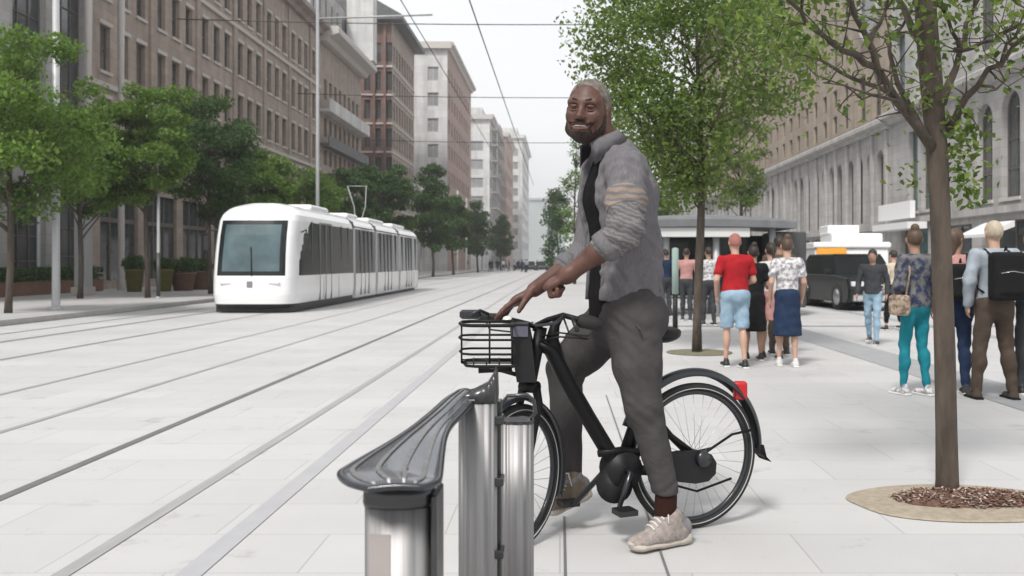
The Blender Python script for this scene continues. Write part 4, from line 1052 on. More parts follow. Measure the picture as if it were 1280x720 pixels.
    hp_ = [ell(hc + V(0, -.006, .032), [.082 * s, .104 * s, .106 * s], Mh, .01)]
    cl = [(hp(0, .06, .02), nrm(np.array(R @ Vector((0, 1, -.75)))))]
    if h == 'long': hp_ += [cap(hp(0, -.05, .03), hp(0, -.085, -.2), .08 * s, .055 * s, nX, .6, .04 * s)]
    if h == 'bun': hp_ += [ell(hp(0, -.05, .135), [.045 * s] * 3, k=.02 * s)]
    if h == 'tail': hp_ += [cap(hp(0, -.11, .03), hp(0, -.14, -.14), .032 * s, .018 * s, k=.02 * s)]
    if h in ('short', 'bald'): cl.append((hp(0, 0, -.035), (0, 0, -1)))
    if h != 'none': skin_obj('hair' if h != 'bald' else 'cap', hp_, res * .8, hm, B, cl)
    wrp = lambda X, Y_, Z: .004 * s * np.sin(X * 31 / s + Z * 22 / s + 2 * np.sin(Y_ * 17 / s)) + .003 * s * np.sin(Z * 47 / s - X * 13 / s + Y_ * 29 / s)
    # trousers / skirt / shorts
    lt = o.get('legs', 'trousers'); lm = o['lm']; lg = o.get('lg', .012)
    pel = [ell(V(0, -.02, .95), [(.155 + lg) * s * fat, (.12 + lg) * s * fat, .13 * s], k=.03 * s), cap(V(0, 0, .97), V(0, 0, 1.05), (.137 * fat + lg * .5) * s, (.13 * fat + lg * .5) * s, nX, .78, .03)]
    wz = V(0, 0, 1.07)
    if lt in ('trousers', 'leggings', 'cropped'):
        q_ = .97 if lt != 'cropped' else .75
        skin_obj('trousers' if lt != 'leggings' else 'leggings', pel + [p for q in (-1, 1) for p in leg(q, lg, q_)], res, lm, B, [(wz, (0, 0, 1))], wrp)
    elif lt == 'shorts':
        pr = pel + [cap(hip[q], knee[q] + (hip[q] - knee[q]) * .02, .098 * s * fat ** .5, .088 * s, k=.03 * s) for q in (-1, 1)]
        skin_obj('shorts', pr, res, lm, B, [(wz, (0, 0, 1)), (V(0, 0, .52), (0, 0, -1))], wrp)
    else:
        skin_obj('skirt', pel + [cap(V(0, 0, .95), V(0, .01, o.get('hem', .5)), .165 * s, .20 * s, nX, .85, .03)], res, lm, B, [(wz, (0, 0, 1)), (V(0, 0, o.get('hem', .5)), (0, 0, -1))], wrp)
    # top
    tm = o['tm']; sl = o.get('sleeve', 2); tg = o.get('tg', .012)
    tp = torso(tg)
    for q in (-1, 1):
        if sl == 2: tp += arm(q, tg + .002, 1.93)
        elif sl == 1: tp += [cap(sh[q], sh[q] * .38 + el[q] * .62, .052 * s + tg * s * .4, .055 * s + tg * s * .4, k=.02 * s)]
        elif sl == .5: pass
    hemz = o.get('top_hem', .93)
    if hemz < 1.0: tp += [cap(V(0, 0, 1.0), V(0, 0, hemz - .02), (.142 * fat + tg) * s, (.155 * fat + tg) * s, nX, .80, .03)]
    skin_obj(o.get('tn', 'shirt'), tp, res, tm, B, [(V(0, 0, hemz), (0, 0, -1)), (V(0, 0, 1.495), (0, 0, 1))], wrp)
    for q in (-1, 1):
        a = ank[q]; g0 = a[2] - .09 * s
        sp = [cap(a + V(0, -.03, -.055), a + V(0, .13, -.06), .042 * s, .038 * s, (0, 0, 1), .95, .02), cap(a + V(0, -.02, -.06), a + V(0, -.02, .0), .042 * s, .036 * s, k=.02)]
        shoe = skin_obj('shoe', sp, res * .7, o.get('sm', M_black), B, [(np.array([0, 0, g0 + .018 * s]), (0, 0, -1))])
        skin_obj('sole', [bx(a + V(0, .05, -.078), [.042 * s, .135 * s, .014 * s], rr=.01)], res * .6, o.get('solem', mat('sole_white', (.6, .6, .58))), shoe)
    return B, V
def backpack(label, B, V, m_, ch=1.24, w_=.15, hgt=.22, dep=.09, straps=True):
    """worn on the back; its own object"""
    P = thing('backpack', label, 'backpack', B.location, B.rotation_euler[2])
    s = V(0, 0, 1)[2]
    y0 = -.15 - dep
    skin_obj('bag', [bx(V(0, y0, ch), [w_ * s, dep * s, hgt * s], rr=.05 * s), bx(V(0, y0 - dep * .8, ch - .06), [w_ * .78 * s, dep * .5 * s, hgt * .5 * s], rr=.035 * s, k=.01)], .012, m_, P)
    m = MB(); m.tube([V(0, y0, ch + hgt + .01), V(0, y0 + .02, ch + hgt + .05), V(0, y0 + .05, ch + hgt + .01)], .009, 6); m.build('handle', m_, P)
    m = MB(); m.tube([V(-w_ * .7, y0 - dep * 1.28, ch + .03), V(0, y0 - dep * 1.34, ch + .05), V(w_ * .7, y0 - dep * 1.28, ch + .03)], .004, 4); m.build('zip', M_chrome, P)
    if straps:
        for q in (-1, 1):
            m = MB(); m.tube([V(q * .09, y0 + .06, ch + .17), V(q * .115, -.03, 1.485), V(q * .12, .06, 1.46), V(q * .125, .135, 1.33), V(q * .15, .10, 1.14), V(q * .155, -.08, 1.06)], .017, 6, flat=.5); m.build('strap', m_, P)
    return P
C_red = cloth('red_cotton', (.36, .014, .020)); C_ltden = cloth('light_denim', (.28, .40, .50)); C_navy = cloth('navy_cotton', (.018, .034, .075)); C_white = cloth('white_cotton', (.62, .61, .60), .8)
C_teal = cloth('teal_jersey', (.012, .20, .25)); C_dark = cloth('charcoal_knit', (.05, .052, .058)); C_brown = cloth('brown_twill', (.075, .055, .042)); C_ltblue = cloth('pale_blue_fleece', (.31, .35, .39)); C_black = cloth('black_cloth', (.010, .010, .011))
C_pat = mat('blue_grey_patterned_knit', (.015, .024, .06), (.13, .125, .12), 16, .9, bump=.3, contrast=.12); C_tanp = mat('tan_patterned_cloth', (.40, .31, .23), (.12, .09, .07), 22, .9, contrast=.1); C_pw = mat('white_grey_print', (.62, .60, .60), (.22, .22, .24), 20, .9, contrast=.12)
C_cream = cloth('cream_cloth', (.55, .48, .38)); C_pink = cloth('dusty_pink_cloth', (.45, .24, .22)); C_blue = cloth('royal_blue_cloth', (.02, .05, .22)); C_olive = cloth('olive_brown_cloth', (.10, .07, .05))
M_cap = mat('faded_pink_cap', (.26, .10, .085), (.33, .14, .12), 8, .8)
A = lambda l, r: {-1: l, 1: r}
person('man in red tee shirt and light blue shorts walking away beside the slim tree', 919, 11.35, 1.64, radians(8), dict(fat=1.18, legs='shorts', lm=C_ltden, tm=C_red, sleeve=1, hair='bald', hc=M_cap, stride=.10, top_hem=.95, skin=SK_L, arms={-1: ((-.27, -.05, 1.16), (-.22, .10, .95)), 1: ((.26, .02, 1.15), (.16, .2, 1.08))}))
person('woman in black dress close behind the red shirted man, mostly hidden by him', 942, 12.2, 1.52, radians(4), dict(fem=True, legs='skirt', hem=.45, lm=C_black, tm=C_black, sleeve=1, hair='bun', hc='dark', stride=.05, skin=SK_M))
person('woman with bun hair in white printed top and navy knee length skirt, walking away', 984, 11.5, 1.60, radians(-3), dict(fem=True, legs='skirt', hem=.42, lm=C_navy, tm=C_pw, sleeve=1, hair='bun', hc='brown', stride=.08, top_hem=1.0, skin=SK_L, sm=C_white))
person('woman in plain white top and pale pink skirt, partly behind the navy skirted woman', 964, 12.3, 1.55, radians(5), dict(fem=True, legs='skirt', hem=.6, lm=C_pink, tm=C_white, sleeve=1, hair='tail', hc='dark', stride=.1, skin=SK_L))
person('man in brown trousers and brown shirt glimpsed between two women', 974, 12.9, 1.66, radians(0), dict(lm=C_olive, tm=C_olive, hair='short', hc='dark', stride=.04, skin=SK_M))
Bt, Vt = person('woman in teal leggings with grey blue patterned top and brown pinned up hair', 1144, 9.0, 1.62, radians(25), dict(fem=True, legs='leggings', lg=.004, lm=C_teal, tm=C_pat, tg=.03, sleeve=2, hair='bun', hc='brown', turn=radians(-35), stride=.07, top_hem=.93, skin=SK_M, sm=C_pw, arms=A(((-.22, .0, 1.16), (-.12, .16, 1.10)), ((.24, -.03, 1.16), (.20, .12, 1.0)))))
P = thing('shoulder_bag', 'tan woven bag at the hip of the woman in teal leggings', 'bag', Bt.location, Bt.rotation_euler[2])
skin_obj('pouch', [bx(Vt(-.27, -.05, .96), [.045, .12, .10], rr=.04)], .012, C_tanp, P)
m = MB(); m.tube([Vt(-.27, -.13, 1.03), Vt(-.2, -.12, 1.3), Vt(-.13, -.03, 1.49), Vt(-.18, .08, 1.35), Vt(-.27, .03, 1.03)], .012, 6, flat=.4); m.build('strap', C_tanp, P)
B2_, V2_ = person('woman in navy trousers and pink top standing just behind the near tree trunk', 1194, 9.1, 1.62, radians(-10), dict(fem=True, lm=C_navy, tm=C_pink, hair='long', hc='brown', turn=radians(-50), stride=.05, skin=SK_M, sm=C_dark))
backpack('black backpack on the woman behind the near tree trunk', B2_, V2_, C_black, 1.2, .13, .19)
B3_, V3_ = person('fair haired man in pale blue sweatshirt with his back turned', 1243, 8.75, 1.68, radians(3), dict(arms={-1: ((-.27, -.03, 1.17), (-.24, .06, .93)), 1: ((.27, -.02, 1.17), (.22, .16, 1.02))}, lm=C_brown, lg=.018, tm=C_ltblue, tg=.022, hair='short', hc='fair', stride=.03, apart=.075, skin=SK_L, sm=C_brown, solem=C_black, top_hem=.9))
backpack('big black backpack worn by the fair haired man in pale blue', B3_, V3_, C_black, 1.22, .165, .235, .085)
person('person with pale blue sleeves and dark trousers beyond the fair haired man', 1291, 9.0, 1.66, radians(10), dict(lm=C_dark, tm=C_ltblue, hair='short', hc='dark', stride=.06, skin=SK_M))
person('walker in black jacket and light jeans coming forward from the black car', 1091, 14.6, 1.50, radians(150), dict(lm=C_ltden, tm=C_dark, hair='short', hc='dark', stride=.16, skin=SK_M, sm=C_dark))
person('person in cream top and black trousers walking behind the woman in teal leggings', 1117, 17.5, 1.52, radians(20), dict(fem=True, lm=C_black, legs='cropped', tm=C_cream, hair='short', hc='dark', stride=.14, skin=SK_L))
# people at the shelter
crowd = [(858, 20.5, 'person in pink top waiting at the shelter, just by the green post', C_pink, C_dark), (866, 24.5, 'person in white waiting at the back of the shelter', C_white, C_ltden),
         (886, 19, 'person in grey print beside the slim tree trunk, in front of the shelter', C_pw, C_dark), (832, 22, 'person in navy close to the cyclist back at the shelter', C_navy, C_dark)]
for px, Y, lab, t, l in crowd: person(lab, px, Y, 1.6, radians(rnd.uniform(-60, 60)), dict(lm=l, tm=t, hair='short', hc='dark', stride=.08, skin=SK_M), res=.022, grp='people waiting at the shelter')
# far crowd: three figures built, then copied
far = []
for i, (t, l) in enumerate(((C_black, C_navy), (C_white, C_dark), (C_navy, C_dark), (C_ltblue, C_black))):
    Bf, _ = person('tiny distant pedestrian where the street meets the cars and trees', 600 + 9 * i, 105, 1.7, radians(40 * i), dict(lm=l, tm=t, hair='short', hc='dark', stride=.12, skin=SK_M), res=.04, grp='tiny pedestrians at the end of the street'); far.append(Bf); Bf.location.y += 30
rr = random.Random(12)
for i in range(26):
    Y = rr.uniform(115, 210); px = rr.uniform(548, 700) if i < 20 else rr.uniform(640, 700)
    c = copy_tree(far[i % 4]); c.location = at(px, Y); c.rotation_euler[2] = rr.uniform(0, 6.28)
# ------------------------------------------------------------- bicycle
hubR = np.array([.652, 4.50, .356]); hubF = np.array([-.195, 4.14, .331])
aD = nrm((hubF - hubR) * [1, 1, 0]); nD = np.array([-aD[1], aD[0], 0]);
if nD[1] > 0: nD = -nD                       # towards the camera
def Bk(px, py, lat=0.0):                     # point of the bicycle's middle plane (or a parallel one)
    d = W(px, py, 1.0) - np.array([0, 0, CH]); o = np.array([0, 0, CH]); q = hubR + nD * lat
    t = ((q - o) @ nD) / (d @ nD); return o + d * t
bb = np.array([.25, 4.3, 0.0])
BK = thing('bicycle', 'black city bicycle with front wire basket and red rear lamp, straddled by the man', 'bicycle', bb)
M_bf = mat('black_frame_paint', (.004, .004, .0045), (.007, .007, .008), 2, .48, spec=.2); M_fen = mat('mudguard_black', (.009, .011, .014), (.016, .019, .024), 2, .28, coat=.2)
M_spoke = mat('spoke_steel', (.5, .5, .5), None, rough=.3, metal=.8); M_gripm = mat('grip_rubber', (.009, .008, .008), (.014, .013, .013), 30, .8); M_bblk = mat('matt_black_plastic', (.007, .007, .008), (.011, .011, .012), 12, .5, spec=.3)
def bp(name, m, ma, par=None): return m.build(name, ma, par or BK, offset=bb)
def wheel(c, d, r, name):
    d = nrm(d); u = np.array([0, 0, 1.0]); ax = nrm(np.cross(d, u)); ring = lambda rr, n=64, o=0: [c + rr * (cos(2 * pi * k / n) * d + sin(2 * pi * k / n) * u) + ax * o for k in range(n)]
    m = MB(); m.tube([c - ax * .035, c + ax * .035], .03, 12); m.tube([c - ax * .05, c + ax * .05], .012, 8); wh = bp(name, m, M_black)
    m = MB(); m.tube(ring(r - .021, 72), .0215, 10, closed=True); bp('tyre', m, M_tyre, wh)
    m = MB(); m.tube(ring(r - .046), .013, 8, closed=True); bp('rim', m, M_fen, wh)
    m = MB(); m.tube(ring(r - .026, 72, .0205), .0028, 4, closed=True); m.tube(ring(r - .026, 72, -.0205), .0028, 4, closed=True); bp('reflective_band', m, mat('reflective_grey', (.42, .42, .42), None, rough=.4), wh)
    m = MB()
    for k in range(32):
        a = 2 * pi * k / 32; b2 = a + (.28 if k % 2 else -.28); s_ = .03 if (k // 2) % 2 else -.03
        m.tube([c + .028 * (cos(b2) * d + sin(b2) * u) + ax * s_, c + (r - .055) * (cos(a) * d + sin(a) * u)], .0011, 4)
    bp('spokes', m, M_spoke, wh); return wh
wheel(hubR, aD, .356, 'rear_wheel')
sd_ = nrm([-cos(radians(56)), -sin(radians(56)), 0]); sl_ = np.array([-sd_[1], sd_[0], 0])   # steered direction and its side (towards +x)
if sl_[0] < 0: sl_ = -sl_
wheel(hubF, sd_, .331, 'front_wheel')
def fender(c, d, cen, rr, a0, a1, wd, name, th=.004, drop=.016):
    d = nrm(d); u = np.array([0, 0, 1.0]); ax = nrm(np.cross(d, u)); m = MB(); rings = []
    n = 40
    for k in range(n + 1):
        a = a0 + (a1 - a0) * k / n; e = cos(a) * d + sin(a) * u; P = []
        for t in np.linspace(-1, 1, 9): P.append(cen + e * (rr - drop * t * t) + ax * wd * t)
        for t in np.linspace(1, -1, 9): P.append(cen + e * (rr - th - drop * t * t) + ax * (wd - th) * t)
        rings.append(P)
    m.loft(rings, 0, True, True, True); return bp(name, m, M_fen)
cen = hubR + aD * .01 + np.array([0, 0, .022])
fender(hubR, aD, cen, .407, radians(22), radians(183), .038, 'rear_mudguard', drop=.034)
cF = hubF + np.array([0, 0, .0]); fender(hubF, sd_, cF, .368, radians(30), radians(205), .033, 'front_mudguard')
# flap at the lower end of the rear guard
e = cen + .395 * (cos(radians(188)) * aD + sin(radians(188)) * np.array([0, 0, 1]))
m = MB(); q = [e + [0, 0, .06] - aD * -.035, e + [0, 0, .06] - aD * .008, e - [0, 0, .02] - aD * .03, e - [0, 0, .03] - aD * .055, e + [0, 0, .01] + aD * .0]
m.loft([[p + nD * .036 for p in q], [p - nD * .036 for p in q]], 0, True, True); bp('mud_flap', m, M_bf)
# struts
m = MB()
for s in (-1, 1):
    h = hubR + nD * s * .05
    m.tube([h, Bk(890, 560, s * .05), Bk(915, 543, s * .045), Bk(941, 537, s * .04)], .0065, 6)
    m.tube([Bk(838, 605, s * .05), Bk(871, 614, s * .05), Bk(914, 598, s * .045)], .006, 6)
    m.tube([h, Bk(838, 605, s * .05)], .006, 6)
bp('mudguard_stay', m, M_bf)
# frame
m = MB()
hT, hB = Bk(676, 412), Bk(663, 478)
BBp = Bk(776, 585)
m.tube([Bk(672, 430), Bk(688, 437), Bk(704, 468), Bk(735, 522), Bk(765, 572), BBp], [.036, .044, .049, .049, .050, .052], 14, flat=.75)
m.tube([Bk(701, 396), Bk(694, 406), Bk(690, 425), Bk(698, 455)], [.014, .022, .032, .038], 12)
m.tube([hT + (hT - hB) * .05, hB], .028, 14)
m.tube([BBp, Bk(803, 500), Bk(822, 428)], [.034, .026, .019], 12)
for s in (-1, 1):
    m.tube([BBp + nD * s * .03, Bk(830, 590, s * .05), hubR + nD * s * .055], [.024, .02, .017], 10)
    m.tube([Bk(806, 505, s * .02), Bk(838, 545, s * .045), hubR + nD * s * .055], [.018, .016, .015], 10)
m.tube([Bk(748, 567, .03), Bk(775, 563, .04), Bk(806, 566, .04)], .018, 8); bp('frame', m, M_bf)
m = MB(); m.tube([BBp - nD * .06, BBp + nD * .06], .085, 24); m.tube([Bk(768, 606, -.05), Bk(768, 606, .05)], .085, 24); bp('motor_housing', m, M_bblk)
m = MB(); q = [Bk(x, y) for x, y in ((806, 566), (838, 560), (866, 559), (878, 564), (884, 574), (883, 588), (874, 597), (858, 600), (830, 597), (806, 596))]
m.loft([[p + nD * .062 for p in q], [p + nD * .085 for p in q]], 0, True, True); bp('chain_guard', m, M_bblk)
m = MB(); cc = hubR + nD * .08; m.tube([cc, cc + nD * .028], [.042, .036], 20); bp('hub_cover', m, M_fen)
# cranks and pedals
for s, dx, dz in ((-1, -.20, -.155), (1, .03, -.16)):
    a = BBp + nD * s * .10; b_ = a + aD * (-dx if s < 0 else dx) + np.array([0, 0, dz]) if s < 0 else a + aD * .06 + np.array([0, 0, dz])
    if s < 0: b_ = Bk(716, 632, -.14)
    m = MB(); m.tube([BBp + nD * s * .06, a, b_], [.014, .016, .012], 8); ck = bp('crank', m, M_fen)
    if s < 0: ped = b_
    m = MB(); pc = b_ + nD * s * .06
    P = []
    for sa, sn in ((-1, -1), (1, -1), (1, 1), (-1, 1)): P.append(pc + aD * .045 * sa + nD * .045 * sn)
    m.loft([[p + [0, 0, -.012] for p in P], [p + [0, 0, .012] for p in P]], 0, True, True); bp('pedal', m, M_black, ck)
# saddle
sv = Bk(822, 418)
pr = [ell(Bk(829, 419), [.075, .085, .032], fr(aD), .02), cap(Bk(829, 420), Bk(800, 420), .045, .022, (0, 0, 1), .6, .03), ell(Bk(832, 414), [.085, .07, .022], fr(aD), .02)]
V_, Q_ = skin([(p, k, o_) for p, k, o_ in pr], .007); o = np_mesh('saddle', V_ - bb, Q_, M_bblk, BK)
# fork and bars
m = MB(); cr = hB + (hB - hT) * .08
for s in (-1, 1): m.tube([cr + sl_ * s * .035, cr + sl_ * s * .052 + [0, 0, -.07], hubF + sl_ * s * .052], [.022, .019, .013], 10)
m.tube([cr - sl_ * .045, cr + sl_ * .045], .028, 10); bp('fork', m, M_bf)
st_ = hT + np.array([0, 0, .03])
gL = [W(592, 396, 4.44), W(606, 397, 4.42), W(622, 396, 4.40), W(648, 402, 4.25)]
gR = [W(684, 400, 4.12), W(704, 394, 4.06), W(722, 399, 4.03), W(746, 407, 4.05)]
st_ = W(668, 408, 4.18)
m = MB(); m.tube([hT, st_], .022, 10); m.tube(gL + [W(660, 405, 4.2), st_] + gR, .0125, 10); hbar = bp('handlebar', m, M_bf)
m = MB(); m.tube([gR[2], W(727, 401, 4.035), W(742, 404, 4.045), W(752, 406, 4.05)], [.018, .032, .030, .02], 12); bp('grip', m, M_gripm, hbar)
m = MB(); m.tube([W(600, 396, 4.43), W(626, 397, 4.39)], .02, 12); bp('grip', m, M_gripm, hbar)
m = MB(); m.tube([W(706, 395, 4.03), W(694, 404, 3.99), W(670, 407, 3.97), W(664, 403, 3.97)], [.010, .008, .007, .006], 7); bp('brake_lever', m, M_fen, hbar)
m = MB(); m.tube([W(610, 393, 4.38), W(600, 388, 4.34), W(586, 394, 4.32)], [.010, .008, .006], 7); bp('brake_lever', m, M_fen, hbar)
m = MB(); a = W(588, 393, 4.36); m.box(a + [-.05, -.02, -.022], a + [.05, .02, .022], 0, .01); bp('lamp', m, M_fen, hbar)
m = MB(); a = W(635, 402, 4.3); m.lathe([(.005, .028), (.022, .022), (.03, .0), (.028, -.012), (.01, -.02)][::-1], 16, 0, a); bp('bell', m, mat('bell_pale', (.6, .6, .58), None, rough=.3), hbar)
m = MB()
for P in ([W(704, 396, 4.05), W(712, 418, 4.02), W(735, 424, 4.05), W(700, 421, 4.12), W(676, 426, 4.15)], [W(728, 402, 4.03), W(750, 412, 4.04), W(735, 420, 4.1), W(700, 416, 4.14), W(678, 420, 4.16)],
          [W(606, 398, 4.42), W(612, 412, 4.35), W(640, 415, 4.24), W(664, 440, 4.18)]): m.tube(P, .0045, 6)
m.tube([W(716, 398, 4.03), W(722, 414, 4.0)], .010, 8, 0); bp('brake_cable', m, M_black, hbar)
# basket: rounded wire cage, open on top, and its black mounting block
KX = lambda px, py, dy: W(px, py, 4.10 + dy)
m = MB()
def lp(py, x0, x1, d0, d1, r=.0055):
    P = []; x0 += 0
    a = [(x1, d0), (x0 + 14, d0), (x0 + 3, d0 + .03), (x0, (d0 + d1) / 2), (x0 + 3, d1 - .03), (x0 + 14, d1), (x1, d1)]
    for x, dd in a: P.append(KX(x, py, dd))
    z = P[0][2]
    for p in P: p[2] = z
    m.tube(P, r, 7, closed=True)
for py, x0, r in ((407, 575, .008), (425, 574, .0055), (443, 575, .0055), (458, 580, .007)): lp(py, x0, 642, -.12, .16, r)
for x in (612, 640):
    for dd in (-.12, .16):
        a = KX(x, 407, dd); c = KX(x, 455, dd); a[2] = KX(x, 407, -.12)[2]; c[2] = KX(x, 455, -.12)[2]; m.tube([a, c], .0042, 6)
for x in range(592, 642, 16):
    a = KX(x, 456, -.12); c = KX(x, 456, .16); c[2] = a[2]; m.tube([a, c], .0035, 5)
for dd in (-.05, .02, .09):
    a = KX(577, 456, dd); c = KX(642, 456, dd); a[2] = c[2] = KX(577, 456, -.12)[2]; m.tube([a, c], .0035, 5)
    p1 = a.copy(); p1[2] = KX(577, 408, -.12)[2]; m.tube([a, p1], .0042, 6)
m.tube([KX(598, 463, -.06), KX(640, 461, -.04)], .013, 8); m.tube([KX(620, 461, .05), KX(652, 470, .04)], .010, 8)
bp('basket', m, M_bf)
m = MB(); q = [KX(x, y, -.06) for x, y in ((637, 405), (660, 405), (665, 430), (670, 478), (646, 478), (640, 440))]
m.loft([[p for p in q], [p + [0, .16, 0] for p in q]], 0, True, True); bk = bp('mounting_block', m, M_bblk)
m = MB(); a = KX(638.5, 408, -.068); c = KX(660, 421, -.068); m.box((a[0], a[1], c[2]), (c[0], a[1] + .006, a[2]), 0, 0); bp('label_plate', m, mat('slate_plate', (.06, .06, .085), (.09, .09, .12), 8, .4), bk)
# rear lamp
a = Bk(925, 488); m = MB(); ax = nrm(cen - a) ; r_ = fr(nD, nrm(a - cen))
V_, Q_ = skin([bx(a, [.034, .028, .046], rr=.014)], .004); np_mesh('rear_lamp', V_ - bb, Q_, mat('red_lamp_plastic', (.42, .008, .012), None, rough=.35), BK)

# ------------------------------------------------------------- the cyclist
hb = np.array([.40, 4.25, 0.0])
MAN = thing('person', 'smiling bearded man in grey shirt and grey trousers standing astride the bicycle', 'person', hb)
M_skin = mat('dark_brown_skin', (.060, .025, .017), (.105, .046, .032), 16, .50, bump=.12, bscale=220, spec=.45)
def hero(name, prims, res, ma, par=None, clips=(), warp=None):
    V_, Q_ = skin(prims, res, clips, warp); return np_mesh(name, V_ - hb, Q_, ma, par or MAN)
FT = nrm([-.87, -.49, 0]); SD = nrm([-FT[1], FT[0], 0])           # where the chest looks; across the shoulders
if SD[1] > 0: SD = -SD                                             # towards the camera side
pelv = W(783, 385, 4.34)
hipN, hipF = W(793, 398, 4.23), W(768, 400, 4.45)
kneeN, ankN = W(804, 505, 4.17), W(833, 626, 4.215)
kneeF, ankF = W(706, 462, 4.62), W(711, 606, 4.60)
waist, chest = W(783, 325, 4.34), W(774, 240, 4.33)
shN, shF = W(784, 212, 4.13), W(752, 212, 4.50)
elN, wrN = W(783, 288, 3.98), W(711, 343, 4.02)
elF, wrF = W(735, 315, 4.50), W(668, 362, 4.33)
neck0, neck1 = W(765, 190, 4.31), W(748, 165, 4.28)
hd = W(735, 142, 4.26)
# head frame: looks to the left of the camera, slightly down and tilted
yaw = radians(19); Fh = nrm([-sin(yaw), -cos(yaw), -.02]); Uh = nrm(np.array([.10, 0, 1.0]) - Fh * (np.array([.10, 0, 1.0]) @ Fh)); Rh = np.cross(Fh, Uh)
Mh = np.array([Rh, Fh, Uh]); k_ = 1.22
def HP(r, f, u): return hd + (Rh * r + Fh * f + Uh * u) * k_
def E(r, f, u, rad, k=.012, op='+'): return ell(HP(r, f, u), [x * k_ for x in rad], Mh, k * k_, op)
def CP(a, b_, ra, rb=None, k=.008, op='+'): return cap(HP(*a), HP(*b_), ra * k_, (rb or ra) * k_, k=k * k_, op=op)
head = [E(0, -.012, .035, (.076, .095, .092)), E(0, .012, -.015, (.067, .080, .085), .03), E(0, .036, -.078, (.045, .042, .036), .035), CP((-.048, .01, -.06), (.048, .01, -.06), .026, k=.03),
        CP((-.043, .070, .032), (.043, .070, .032), .018, k=.018),                                   # brow
        CP((-.046, .062, -.018), (-.040, .060, -.028), .020, k=.02), CP((.046, .062, -.018), (.040, .060, -.028), .020, k=.02),   # cheeks
        E(-.033, .092, .012, (.022, .020, .015), .012, '-'), E(.033, .092, .012, (.022, .020, .015), .012, '-'),
        CP((0, .082, .012), (0, .104, -.022), .009, .013, .012), CP((-.014, .092, -.026), (-.008, .098, -.024), .010, k=.006), CP((.014, .092, -.026), (.008, .098, -.024), .010, k=.006),
        E(-.032, .070, .010, (.017, .013, .011), .004), E(.032, .070, .010, (.017, .013, .011), .004),   # eyelids
        CP((-.026, .078, -.054), (.026, .078, -.054), .010, k=.014), CP((-.028, .082, -.049), (0, .092, -.047), .0055, k=.004), CP((.028, .082, -.049), (0, .092, -.047), .0055, k=.004),
        CP((-.024, .080, -.064), (0, .090, -.069), .006, k=.004), CP((.024, .080, -.064), (0, .090, -.069), .006, k=.004),
        E(0, .094, -.0565, (.028, .018, .0060), .003, '-'), CP((-.026, .086, -.055), (-.036, .078, -.046), .004, k=.003, op='-'), CP((.026, .086, -.055), (.036, .078, -.046), .004, k=.003, op='-'),
        CP((-.050, .066, -.035), (-.034, .074, -.060), .004, k=.006, op='-'), CP((.050, .066, -.035), (.034, .074, -.060), .004, k=.006, op='-'),
        E(-.080, -.008, -.004, (.010, .021, .034), .005), E(.080, -.008, -.004, (.010, .021, .034), .005), E(.091, .003, .0, (.006, .010, .017), .004, '-'), E(-.091, .003, .0, (.006, .010, .017), .004, '-'),
        CP((.074, .002, -.028), (.072, .0, -.036), .007, k=.004), CP((-.074, .002, -.028), (-.072, .0, -.036), .007, k=.004)]
body = list(head)
body += [cap(neck0, neck1, .074, .066, k=.03), cap(neck1, HP(0, -.03, -.035), .064, .066, k=.015),
         cap(waist, chest, .125, .15, SD, 1.0, .06), cap(pelv, waist, .14, .125, None, 1, .05), cap(shN + (shF - shN) * .12, shN + (shF - shN) * .88, .07, k=.06),
         cap(shN, elN, .062, .048, k=.03), cap(elN, wrN, .052, .035, k=.03), cap(elN * .7 + wrN * .3, elN * .5 + wrN * .5, .052, .047, k=.03),
         cap(shF, elF, .062, .048, k=.03), cap(elF, wrF, .05, .036, k=.03),
         cap(hipN, kneeN, .09, .062, k=.04), cap(kneeN, ankN, .058, .040, k=.03), cap(hipF, kneeF, .09, .062, k=.04), cap(kneeF, ankF, .058, .040, k=.03)]
def hand(wr, d, palm, side, curls, L=.10, r=.0135, tdir=None, sp=.0235, spread=.0):
    """d: towards the knuckles, palm: out of the palm, side: towards the thumb; curls: bend of each finger from the index on"""
    d, palm = nrm(d), nrm(palm); side = nrm(np.array(side) - d * (np.array(side) @ d)); pr = []
    kc = wr + d * L
    pr.append(cap(wr + d * .01, wr + d * L * .8, .036, .050, palm, .48, .02))
    pr.append(cap(wr + d * .03 + side * .02 + palm * .008, wr + d * L * .5 + side * .032 + palm * .012, .020, .018, None, 1, .012))
    lens = (.094, .104, .097, .078)
    for i in range(4):
        off = (1.5 - i) * sp; b0 = kc + side * off + d * (-.006 * abs(i - 1.2)) - palm * .002
        pr.append(cap(wr + d * L * .45 + side * off * .8, b0, r * 1.05, r * 1.10, None, 1, .005))
        ang = 0; p = b0; c = curls[i]; dd = d + side * spread * (1.5 - i)
        for j, fr_ in enumerate((.45, .31, .24)):
            ang += c * (.85, 1.15, .8)[j]; v = nrm(dd) * cos(ang) + palm * sin(ang); q = p + v * lens[i] * fr_ * 1.1
            pr.append(cap(p, q, r * (1, .93, .86)[j], r * (.93, .86, .74)[j], None, 1, .0035)); p = q
    tb = wr + d * .028 + side * .034 + palm * .01; td = nrm(d * .75 + side * .6 + palm * .35) if tdir is None else nrm(tdir)
    t1 = tb + td * .045; t2 = t1 + nrm(td * .8 + d * .35 + palm * .25) * .036; t3 = t2 + nrm(td * .4 + d * .6 + palm * .4) * .028
    pr += [cap(tb, t1, .018, .0155, None, 1, .008), cap(t1, t2, .0150, .0138, None, 1, .003), cap(t2, t3, .0138, .0105, None, 1, .003)]
    return pr
